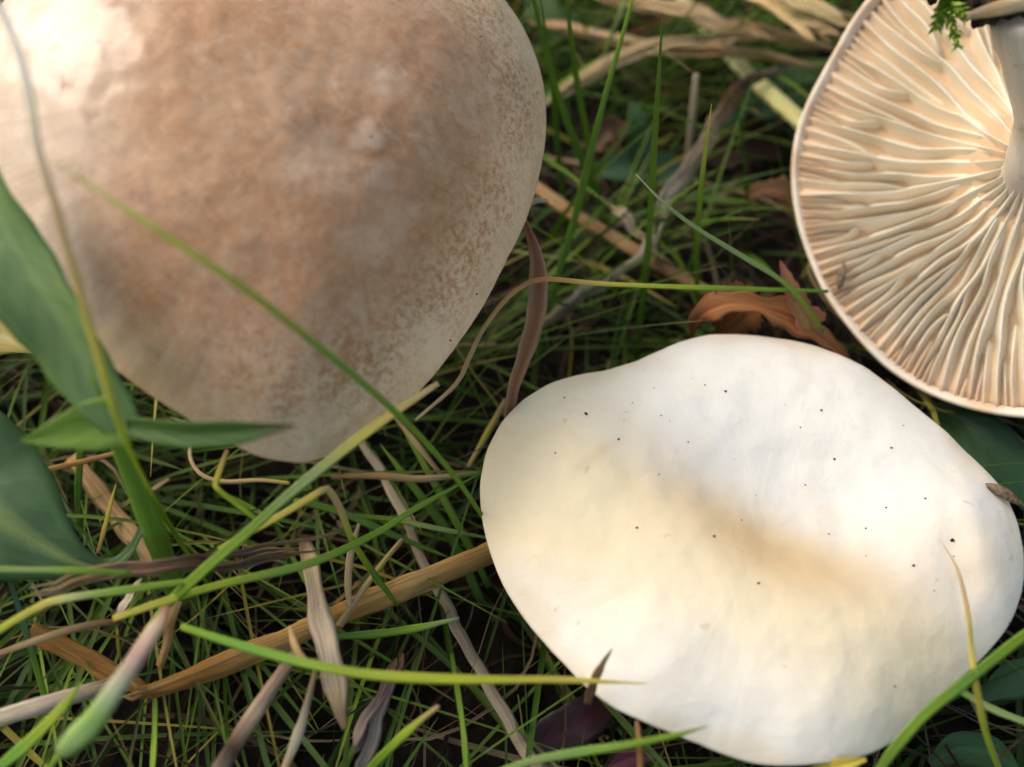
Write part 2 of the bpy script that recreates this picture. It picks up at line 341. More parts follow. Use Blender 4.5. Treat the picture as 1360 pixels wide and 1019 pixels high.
def spline(P, m):
    P = np.asarray(P, float)
    if len(P) == 2: P = np.stack([P[0], P.mean(0), P[1]])
    Q = np.concatenate([[2 * P[0] - P[1]], P, [2 * P[-1] - P[-2]]]); n = len(P) - 1
    d = np.concatenate([[0], np.cumsum(np.linalg.norm(np.diff(P, axis=0), axis=1))])
    out = []
    for s in np.linspace(0, d[-1], m):
        i = min(n - 1, max(0, np.searchsorted(d, s, 'right') - 1)); t = (s - d[i]) / max(1e-9, d[i + 1] - d[i])
        a, b, c, e = Q[i], Q[i + 1], Q[i + 2], Q[i + 3]
        out.append(.5 * ((2 * b) + (c - a) * t + (2 * a - 5 * b + 4 * c - e) * t * t + (3 * b - 3 * c + e - a) * t ** 3))
    return np.array(out)
def stops(cs, m):
    cs = np.asarray(cs, float); return np.stack([np.interp(np.linspace(0, 1, m), np.linspace(0, 1, len(cs)), cs[:, k]) for k in range(3)], -1)

# brown mushroom
AX = unit(np.array(N_BROWN, float)); foot = C_BROWN - AX * 4.2; foot = np.array([foot[0] - .5, foot[1] + .5, -0.2])
mb = thing('mushroom', 'large brown domed mushroom filling the upper left, cream at its margin', 'mushroom', foot)
def pig_brown(x, y, u, T, P):
    px = proj(P); X, Y = px[:, 0], px[:, 1]
    br = np.array([0.51, 0.27, 0.128]); cr = np.array([0.82, 0.63, 0.42]); pale = np.array([0.78, 0.68, 0.58])
    e = 0.03 * np.sin(5 * T + 1) + 0.03 * np.sin(11 * T)
    cream = smooth01(u + e, 0.78, 1.0) * 0.9
    left = smooth01(-x, 2.0, 3.6) * 0.8                         # far left flank paler: sky highlight put into the colour
    c = br[None] * (1 - cream[:, None]) + cr[None] * cream[:, None]
    c = c * (1 - left[:, None]) + pale[None] * left[:, None]
    def patch(c, cx, cy, rx, colr, a, soft=1.0):
        d = np.hypot(X - cx, (Y - cy) * 1.1) + 5 * np.sin(3 * np.arctan2(Y - cy, X - cx) + cx); k = (a * (1 - smooth01(d, rx * (1 - .6 * soft), rx * (1 + .4 * soft))))[:, None]
        return c * (1 - k) + np.array(colr)[None] * k
    dk = (0.36, 0.19, 0.09); bl = (0.70, 0.53, 0.39)
    c = patch(c, 452, 205, 85, dk, .22); c = patch(c, 424, 214, 48, bl, .45); c = patch(c, 486, 181, 40, dk, .50, .6); c = patch(c, 487, 180, 23, bl, .7, .7)
    c = patch(c, 520, 112, 26, bl, .45); c = patch(c, 505, 235, 22, bl, .4); c = patch(c, 410, 175, 22, dk, .55); c = patch(c, 335, 335, 26, dk, .4)
    for cx, cy, rx, a in ((138, 60, 11, .8), (86, 112, 8, .9), (119, 154, 11, .6), (160, 5, 16, .7), (190, 262, 18, .8), (332, 418, 10, .8), (291, 378, 8, .7), (200, 470, 12, .3)): c = patch(c, cx, cy, rx, (0.34, 0.18, 0.10), a)
    return c
P_B = build_cap(mb, C_BROWN, N_BROWN, R_BROWN, h_brown, M_BCAP, pig_brown, 0.13, 1.1)
sp = spline([C_BROWN - AX * .35, C_BROWN - AX * 2.2, foot], 16); V, F_, uv, _ = tube_mesh(sp, np.linspace(.85, .62, 16), 20, None, 1.0, (0, 1, .2), .12)
mk('stem', V, F_, M_STEM, mb, foot, None, uv)
# white mushroom
AX = unit(np.array(N_WHITE, float)); foot = np.array([C_WHITE[0] + .2, C_WHITE[1] + .5, -0.2])
mw = thing('mushroom', 'creamy white mushroom with sunken wavy cap and scattered specks of soil', 'mushroom', foot)
def pig_white(x, y, u, T, P):
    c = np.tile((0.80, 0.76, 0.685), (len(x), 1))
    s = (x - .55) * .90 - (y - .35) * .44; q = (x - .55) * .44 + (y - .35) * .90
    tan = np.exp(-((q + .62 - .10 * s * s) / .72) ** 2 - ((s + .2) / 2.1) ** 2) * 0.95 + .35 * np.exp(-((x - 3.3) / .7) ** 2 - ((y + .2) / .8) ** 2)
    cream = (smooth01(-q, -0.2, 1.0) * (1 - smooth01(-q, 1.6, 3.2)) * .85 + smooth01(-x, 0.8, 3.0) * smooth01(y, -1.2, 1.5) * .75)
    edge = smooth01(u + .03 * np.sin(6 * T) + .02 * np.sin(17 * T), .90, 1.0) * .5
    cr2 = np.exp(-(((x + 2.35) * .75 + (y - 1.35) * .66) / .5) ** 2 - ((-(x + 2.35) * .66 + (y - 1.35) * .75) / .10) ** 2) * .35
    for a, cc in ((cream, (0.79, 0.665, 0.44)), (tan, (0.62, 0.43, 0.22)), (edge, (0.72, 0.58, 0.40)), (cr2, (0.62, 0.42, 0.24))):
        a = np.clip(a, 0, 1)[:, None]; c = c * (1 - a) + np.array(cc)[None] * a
    return c
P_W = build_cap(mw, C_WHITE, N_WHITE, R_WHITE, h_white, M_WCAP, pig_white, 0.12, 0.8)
sp = spline([C_WHITE - AX * .5, C_WHITE - AX * 1.6, foot], 12); V, F_, uv, _ = tube_mesh(sp, np.linspace(.8, .6, 12), 20, None, 1.0, (0, 1, .2), .12)
mk('stem', V, F_, M_STEM, mw, foot, None, uv)

# upturned mushroom showing its gills
E1, E2, AU = frame(N_UPT)
mu = thing('mushroom', 'upturned mushroom lying on its cap, pale gills and stem facing up', 'mushroom', C_UPT - AU * 1.4)
def up_pt(r, th, h): return C_UPT + E1 * (r * math.cos(th)) + E2 * (r * math.sin(th)) + AU * h
def RU(th): return float(per(R_UPT, np.array([th]))[0])
def gill_edge(f): return 0.02 + 0.16 * math.sin(min(1, (1 - f) * 2.2) * math.pi / 2) + 0.95 * max(0, (0.50 - f) / 0.50) ** 1.9   # crest height, f = r / R
def gill_deep(f): return 0.04 + 0.31 * math.sin(math.pi * min(1, (1.0 - f) * 1.25 + .03)) ** 0.8 if f > .2 else 0.22
def build_upturned():
    nt = 140; T = np.linspace(0, 2 * np.pi, nt, endpoint=False); rows = []
    prof = [(0.0, -1.55), (.2, -1.53), (.4, -1.42), (.6, -1.18), (.78, -.84), (.9, -.5), (.965, -.24), (.997, -.06), (1.0, .03), (.995, .08), (.985, .095), (.975, .07), (.966, .0), (.955, -.08)]
    for f, h in prof: rows.append([up_pt(f * RU(t), t, h + 0.05 * math.sin(3 * t + 1) * f * f + 0.025 * math.sin(7 * t) * f) for t in T])
    V = np.array(rows).reshape(-1, 3); mk('cap', V, grid_faces(len(prof), nt), M_RIM, mu, mu['_o'])
    # flesh the gills grow out of
    fs = np.linspace(.967, .06, 18); rows = [[up_pt(f * RU(t), t, gill_edge(f) - gill_deep(f) * .95) for t in T] for f in fs]
    V = np.array(rows).reshape(-1, 3); c = np.tile((0.64, 0.44, 0.26), (len(V), 1))
    mk('cap_flesh', V, grid_faces(len(fs), nt), M_GILL, mu, mu['_o'], c, np.zeros((len(V), 3)))
    N1 = 27; order = []; step = 2 * math.pi / N1
    for i in range(N1):
        b = i * step + random.uniform(-.08, .08) * step
        order.append((b, .09, 1, 0)); order.append((b + step * .5, random.uniform(.14, .28), 2, random.choice((-1, 1, 1, 0))))
        for q, sd_ in ((.25, 1), (.75, -1)): order.append((b + step * q, random.uniform(.36, .74), 3, sd_ if random.random() < .7 else 0))
        for q in (.125, .375, .625, .875):
            if random.random() < .55: order.append((b + step * q, random.uniform(.76, .88), 4, 0))
    gl = sorted((q[0] % (2 * math.pi), q[1]) for q in order); ga = np.array([q[0] for q in gl]); gf = np.array([q[1] for q in gl])
    def gaps(b, f):
        a = np.sort(ga[gf <= f + .02]); d = (a - b) % (2 * math.pi); up_ = d[d > 1e-6].min(); dn = (2 * math.pi - d[d > 1e-6]).min()
        return dn, up_
    for b, f0, lev, side in order:
        m = 20 if lev < 3 else 13; V = []; cc = []; uvs = []
        ph, ph2, amp = random.uniform(0, 6.3), random.uniform(0, 6.3), random.uniform(.4, 1.0); kink = random.uniform(.22, .6); kh = random.uniform(-.10, .08); ka = random.uniform(-.16, .16)
        for i, f in enumerate(np.linspace(f0, .968, m)):
            g = (f - f0) / (.968 - f0)
            th = b + step * (.08 * amp * math.sin(5.0 * f + ph) + .03 * math.sin(15 * f + ph2) + .7 * ka * math.exp(-((f - kink) / .07) ** 2)) * min(1, 1.5 * (1.05 - f) + .12)
            th += 0.50 * step * math.sin(2.6 * f + b * 2) * (1 - f)          # neighbouring gills sway together
            if side: th -= side * step * (.46 if lev == 2 else .23) * (1 - min(1, g / .40)) ** 1.6   # forks off its neighbour
            top = gill_edge(f) + (kh * math.exp(-((f - kink) / .05) ** 2) if lev < 3 else 0) + .02 * math.sin(11 * f + ph2)
            dp = gill_deep(f); ramp_ = 1.0
            if lev > 1: ramp_ = min(1, g / (.10 if side else .65)) ** .9
            if lev == 3: ramp_ *= .88
            if lev == 4: ramp_ *= .75
            top -= dp * (1 - ramp_) * .98; low = gill_edge(f) - dp * 1.05
            r = f * RU(th); dn, up_ = gaps(b % (2 * math.pi), f); cap_ = 1.15 * step; wl_, wr_ = (min(q, cap_) * r * .56 + .004 for q in (dn, up_))
            sec = [(o_ * (wl_ if o_ < 0 else wr_), low + (top - low) * q_) for o_, q_ in ((-1.06, 0), (-.76, .20), (-.44, .52), (-.15, .90), (0, 1), (.15, .90), (.44, .52), (.76, .20), (1.06, 0))]
            tanv = -E1 * math.sin(th) + E2 * math.cos(th)
            for k, (o, h) in enumerate(sec):
                V.append(up_pt(r, th, h) + tanv * o)
                a = min(1, max(0, (f - .72) / .24)); a2 = a * a * .8; q_ = abs(k - 4) / 4
                cr = np.array([0.86, 0.80, 0.66]) * (1 - q_) + np.array([0.78, 0.65, 0.48]) * q_
                cc.append(cr * (1 - a2) + np.array([0.68, 0.46, 0.28]) * a2); uvs.append((0, 0, 0))
        n = 9; F_ = []
        for i in range(m - 1):
            for k in range(n - 1): q = i * n + k; F_.append((q, q + 1, q + n + 1, q + n))
        F_ += [tuple(range(n))[::-1], tuple(range((m - 1) * n, m * n))]
        mk('gill', V, F_, M_GILL, mu, mu['_o'], cc, uvs)
build_upturned()
def up_stem():
    p0 = up_pt(0, 0, -.1); p1 = up_pt(0.02, 0, .8); tip = at_depth(1372, 6, 12.0); mid = at_depth(1385, 150, 13.3)
    P = spline([p0, p1, mid, tip], 26); L = np.linspace(0, 1, 26)
    rad = .40 + .45 * np.exp(-L * 9) + .16 * smooth01(L, .55, 1.0)
    V, F_, uv, _ = tube_mesh(P, rad, 24, None, 1.0, (0, -.5, .85), .10, 3)
    st = mk('stem', V, F_, M_STEM, mu, mu['_o'], None, uv)
    return P
P_ST = up_stem()
def lump(center, size, seed, n=14, rough=.35):
    V = []; 
    for i in range(n + 1):
        for j in range(n * 2):
            a = math.pi * i / n; b = math.pi * j / n; d = np.array([math.sin(a) * math.cos(b), math.sin(a) * math.sin(b), math.cos(a)])
            V.append(center + d * np.asarray(size) * (1 + rough * fbm(d * 1.6 + seed, 1.5, 4)))
    return V, grid_faces(n + 1, n * 2)
tip = P_ST[-1]
for k, (dx, dy, dd, s) in enumerate([(-60, -28, 12.0, .55), (-20, -34, 12.0, .6), (30, -30, 12.0, .6), (-96, -36, 12.1, .40), (-130, -42, 12.3, .34)]):
    s_ = s * .78; c = at_depth(1374 + dx, 20 + dy, dd); V, F_ = lump(c, (s_, s_, s_ * .75), k * 3.3, 18, .6)
    mk('soil_clod', V, F_, M_DIRT, mu, mu['_o'])

# ------------------------------------------------------------------ what lies in front: distance of each cap along a sight line
DM_X0, DM_Y0, DM_S, DM_W, DM_H = -500, -400, 8, 300, 240
DEP = np.full((DM_H, DM_W), 1e9)
Tg = np.linspace(0, 2 * np.pi, 120, endpoint=False)
P_U = np.array([[up_pt(f * RU(t), t, gill_edge(f)) for t in Tg] for f in np.linspace(.02, 1, 60)])
def splat(Pg):
    Q = proj(Pg.reshape(-1, 3)); a = ((Q[:, 0] - DM_X0) / DM_S).astype(int); b = ((Q[:, 1] - DM_Y0) / DM_S).astype(int)
    ok = (a > 0) & (b > 0) & (a < DM_W - 1) & (b < DM_H - 1)
    for oy in (-1, 0, 1):
        for ox in (-1, 0, 1): np.minimum.at(DEP, (b[ok] + oy, a[ok] + ox), Q[ok, 2])
for g in (P_B, P_W, P_U): splat(g)
def cap_depth(x, y):
    a, b = int((x - DM_X0) / DM_S), int((y - DM_Y0) / DM_S)
    return DEP[b, a] if 0 <= a < DM_W and 0 <= b < DM_H else 1e9
def on_cap(P, px, py):
    Q = proj(P.reshape(-1, 3)); i = int(np.argmin((Q[:, 0] - px) ** 2 + (Q[:, 1] - py) ** 2 + (Q[:, 2] - 8) * 3)); return P.reshape(-1, 3)[i]

# ------------------------------------------------------------------ blades, straws, leaves
def resolve(pts):
    """(x, y, height) or (x, y, -distance) or (x, y, 'c' + clearance over the cap behind) or (x, y) to be filled in between."""
    dep = []
    for p in pts:
        v = p[2] if len(p) > 2 else None
        if v is None: dep.append(None)
        elif isinstance(v, str): dep.append(cap_depth(p[0], p[1]) - float(v[1:]))
        elif v < 0: dep.append(-v)
        else: dep.append(depth_at_height(p[0], p[1], v))
    s = np.concatenate([[0], np.cumsum([math.hypot(pts[i + 1][0] - pts[i][0], pts[i + 1][1] - pts[i][1]) for i in range(len(pts) - 1)])])
    kn = [i for i, d in enumerate(dep) if d is not None]
    full = np.interp(s, s[kn], [dep[i] for i in kn])
    return np.array([at_depth(p[0], p[1], d) for p, d in zip(pts, full)]), full
G1 = (0.115, 0.22, 0.018); G2 = (0.055, 0.13, 0.014); G3 = (0.20, 0.33, 0.03); LIME = (0.38, 0.47, 0.035); YEL = (0.58, 0.50, 0.10)
PALEG = (0.24, 0.33, 0.12); STR = (0.56, 0.41, 0.22); TAN = (0.42, 0.27, 0.13); OCH = (0.44, 0.235, 0.06); GREY = (0.42, 0.33, 0.22); BRN = (0.17, 0.095, 0.05)
WHT = (0.62, 0.53, 0.39); DKB = (0.07, 0.045, 0.03); PINK = (0.40, 0.24, 0.20); RED = (0.36, 0.10, 0.05); ORG = (0.44, 0.22, 0.07); BLU = (0.06, 0.125, 0.06); PYEL = (0.66, 0.58, 0.26)
def ribbon(P, hw, cols, fold=.25, thick=.012, twist=0.0, facing=(0, -.5, .85), seed=0.0, n=4):
    m = len(P); T = np.gradient(P, axis=0); V = []; uv = []; L = 0; f = np.asarray(facing, float)
    for i in range(m):
        t = unit(T[i]); s = unit(np.cross(t, f)); b = np.cross(s, t); a = twist * i / (m - 1)
        s, b = s * math.cos(a) + b * math.sin(a), b * math.cos(a) - s * math.sin(a)
        if i: L += np.linalg.norm(P[i] - P[i - 1])
        w_ = hw[i]; th = min(thick, w_ * .4)
        for u_, q in ((-1, 0), (-.5, -fold * w_ * .6 - th), (0, -fold * w_ - th), (.5, -fold * w_ * .6 - th), (1, 0), (.5, -fold * w_ * .6 + th), (0, -fold * w_ + th), (-.5, -fold * w_ * .6 + th)):
            V.append(P[i] + s * u_ * w_ + b * q); uv.append((u_, L, seed))
    F_ = grid_faces(m, 8) + [tuple(range(8))[::-1], tuple(range((m - 1) * 8, m * 8))]
    return V, F_, uv, np.repeat(cols, 8, axis=0)
SEED = [0.0]
def blade(name, label, cat, pts, wpx, cols, mat=None, base_w=.75, tip_w=.08, group=None, twist=0.0, fold=.28, parent=None, wob=0.0, tip_at=1.0):
    P, dep = resolve(pts); m = max(14, 5 * len(pts)); Q = spline(P, m); SEED[0] += 3.7
    if wob:
        for i in range(m): Q[i] += wob * np.array([fbm(Q[i] + SEED[0], 1.1), fbm(Q[i] + 9 + SEED[0], 1.1), fbm(Q[i] + 19, 1.1)])
    hw = .37 * wpx * dep.mean() / FPX; g = np.linspace(0, 1, m)
    prof = np.interp(g, [0, .3, .6, .85, 1], [base_w, 1, .95, .6 if tip_w < .5 else 1, tip_w])
    prof = prof * (1 + .06 * np.sin(g * 17 + SEED[0]))
    V, F_, uv, c = ribbon(Q, hw * prof, np.minimum(stops(cols, m) * 1.3, .85), fold, .014, twist, seed=SEED[0])
    o = mk(name, V, F_, mat or M_GRASS, parent, (parent['_o'] if parent is not None else Q[0]), c, uv)
    if parent is None: tag(o, label, cat, group)
    return o
def straw(name, label, cat, pts, wpx, cols, mat=None, prof=None, flat=.7, group=None, rough=.12, wob=0.0, parent=None, n=18, bundle=0):
    P, dep = resolve(pts); m = max(18, 8 * len(pts)); Q = spline(P, m); SEED[0] += 2.9
    if wob:
        for i in range(m): Q[i] += wob * np.array([fbm(Q[i] + SEED[0], 1.3), fbm(Q[i] + 9 + SEED[0], 1.3), fbm(Q[i] + 19, 1.3)])
    r = .5 * wpx * dep.mean() / FPX; pr = prof or [1, 1]; cols = np.minimum(np.asarray(cols) * 1.42, .85)
    rad = r * np.interp(np.linspace(0, 1, m), np.linspace(0, 1, len(pr)), pr)
    if bundle:
        V, F_, uv, c = [], [], [], []; base = stops(cols, m); T = np.gradient(Q, axis=0)
        for k in range(bundle):
            i0 = int(random.uniform(0, .22) * m) if k else 0; i1 = m - (int(random.uniform(0, .25) * m) if k else 0); ox = ((k + .5) / bundle - .5) * 1.5 + random.uniform(-.15, .15); oz = random.uniform(-.35, .35); dr = random.uniform(-.5, .5)
            sub = []
            for i in range(i0, i1):
                t = unit(T[i]); sd_ = unit(np.cross(t, (0, -.5, .85))); bb = np.cross(sd_, t); gg = i / m
                sub.append(Q[i] + sd_ * rad[i] * (ox + dr * (gg - .5) * .8 + .25 * math.sin(gg * 9 + k * 2 + SEED[0])) + bb * rad[i] * (oz + .25 * math.sin(gg * 7 + k)))
            sub = np.array(sub); ln = len(sub); hwk = rad[i0:i1] * random.uniform(1.3, 2.2) / bundle * np.interp(np.linspace(0, 1, ln), [0, .08, .9, 1], [.35, 1, 1, .15])
            v, f, u2, c2 = ribbon(sub, hwk, base[i0:i1] * random.uniform(.72, 1.18), .45, .02, random.uniform(-1.6, 1.6), seed=SEED[0] + k * 1.7); o_ = len(V)
            V += list(v); F_ += [tuple(q + o_ for q in ff) for ff in f]; uv += list(u2); c += list(c2)
        c = np.array(c)
    elif flat <= .45:
        tw = 1.1 * math.sin(SEED[0] * 7.1); V, F_, uv, c = ribbon(Q, rad * (1 + .12 * np.sin(np.linspace(0, 19, m) + SEED[0])), stops(cols, m), .32, .02, tw, seed=SEED[0])
    else: V, F_, uv, c = tube_mesh(Q, rad, n, stops(cols, m), flat, rough=rough, seed=SEED[0], flute=.055)
    o = mk(name, V, F_, mat or M_STRAW, parent, (parent['_o'] if parent is not None else Q[0]), c, uv)
    if parent is None: tag(o, label, cat, group)
    return o
def leaf(name, label, cat, pts, widths, col_mid, col_edge, rib=None, fold=.2, wave=.0, parent=None, tipcol=None, facing=(0, -.5, .85), mat=None, roll=0.0, teeth=0.0, twist=0.0):
    """midrib through pts, full widths in pixels at each of them"""
    P, dep = resolve(pts); m = max(16, 7 * len(pts)); Q = spline(P, m); SEED[0] += 5.1; T = np.gradient(Q, axis=0)
    d = np.linspace(0, 1, len(pts)); g = np.linspace(0, 1, m); hw = .5 * np.interp(g, d, np.asarray(widths) * dep / FPX)
    k = np.convolve(np.pad(hw, 2, 'edge'), [.15, .2, .3, .2, .15], 'valid'); hw[2:-2] = k[2:-2]
    if teeth: hw = hw * (1 + teeth * np.sin(g * 31 + SEED[0]) * np.sin(g * 13 + 1))
    U = np.linspace(-1, 1, 9); V = []; uv = []; cc = []; L = 0; f = np.asarray(facing, float); cm, ce = np.array(col_mid), np.array(col_edge)
    for side in (0, 1):
        L = 0
        for i in range(m):
            t = unit(T[i]); s = unit(np.cross(t, f)); b = np.cross(s, t)
            ro = roll + twist * g[i]
            s, b = s * math.cos(ro) + b * math.sin(ro), b * math.cos(ro) - s * math.sin(ro)
            if i: L += np.linalg.norm(Q[i] - Q[i - 1])
            for u_ in U:
                h = fold * hw[i] * (abs(u_) ** 1.3) + wave * hw[i] * math.sin(L * 3.1 + SEED[0] + (2 if u_ > 0 else 0)) * u_ * u_ + .05 * hw[i] * fbm((u_ * 2, L * 1.5, SEED[0]), 1, 2)
                ribd = .012 * math.exp(-(u_ / .10) ** 2)
                V.append(Q[i] + s * u_ * hw[i] + b * (h + (-.012 if side else .012) * min(1, hw[i] * 8) * (1 - .7 * abs(u_)) - ribd))
                uv.append((u_, L, SEED[0])); c = cm * (1 - abs(u_) ** 1.5) + ce * abs(u_) ** 1.5
                if tipcol is not None: a = max(0, (g[i] - .7) / .3) ** 1.5; c = c * (1 - a) + np.array(tipcol) * a
                if rib is not None: a = math.exp(-(u_ / .09) ** 2) * .85; c = c * (1 - a) + np.array(rib) * a
                cc.append(c)
    n = 9; F_ = grid_faces(m, n, 0, False) + [q[::-1] for q in grid_faces(m, n, m * n, False)]
    o_ = m * n
    for i in range(m - 1):
        F_.append((i * n, i * n + n, o_ + i * n + n, o_ + i * n)); e = i * n + n - 1; F_.append((e, o_ + e, o_ + e + n, e + n))
    o = mk(name, V, F_, mat or M_LEAF, parent, (parent['_o'] if parent is not None else Q[0]), cc, uv)
    if parent is None: tag(o, label, cat)
    return o

# --- sorrel leaf in front of the brown mushroom
b0 = at_depth(238, 800, 13.6)
sl = thing('sorrel_leaf', 'broad pale green arrow shaped leaf leaning on the brown mushroom', 'leaf', b0)
leaf('blade', None, None, [(-70, 170, -10.3), (-25, 270, -10.2), (20, 350, -10.2), (75, 430, -10.3), (125, 510, -10.45), (165, 562, -10.6)], [80, 100, 106, 100, 84, 50], (0.21, 0.31, 0.11), (0.15, 0.26, 0.06), None, .34, .16, sl, teeth=.05)
leaf('lobe', None, None, [(165, 555, -10.6), (110, 568, -10.55), (65, 578, -10.5), (28, 585, -10.4)], [74, 70, 40, 4], (0.22, 0.36, 0.04), (0.28, 0.42, 0.06), None, .25, .1, sl, roll=.3)
leaf('lobe', None, None, [(172, 566, -10.6), (240, 575, -10.35), (320, 573, -10.2), (392, 566, -10.1)], [30, 38, 36, 3], (0.055, 0.12, 0.02), (0.09, 0.18, 0.03), None, .3, 0, sl, tipcol=(0.12, 0.07, 0.03), roll=-.35)
straw('petiole', None, None, [(238, 800, -13.6), (215, 735, -12.6), (185, 655, -11.6), (158, 590, -10.9), (132, 525, -10.5), (115, 478, -10.4)], 36, [(0.10, 0.19, 0.03), (0.15, 0.27, 0.035), (0.17, 0.30, 0.04)], M_GRASS, [.9, 1, 1, .9, .55, .12], .55, parent=sl)
# --- dark oval leaf low left, yellow leaf behind
leaf('leaf', 'dark blue-green oval leaf with pale midrib at the lower left', 'leaf', [(-150, 590, -12.3), (-80, 637, -12.1), (0, 688, -12.0), (60, 726, -12.1), (105, 748, -12.2), (140, 754, -12.3), (170, 735, -12.3), (193, 692, -12.2)], [160, 240, 250, 200, 122, 40, 13, 9], (0.085, 0.155, 0.06), (0.065, 0.135, 0.035), (0.26, 0.33, 0.10), .06, .10)
leaf('leaf', 'bright yellow leaf at the left edge under the sorrel leaf', 'leaf', [(-120, 410, 4.2), (-60, 425, 4.0), (-10, 442, 3.8), (22, 455, 3.7), (44, 468, 3.6)], [70, 110, 96, 50, 3], (0.62, 0.50, 0.14), (0.55, 0.43, 0.10), (0.7, 0.62, 0.3), .1, .1)

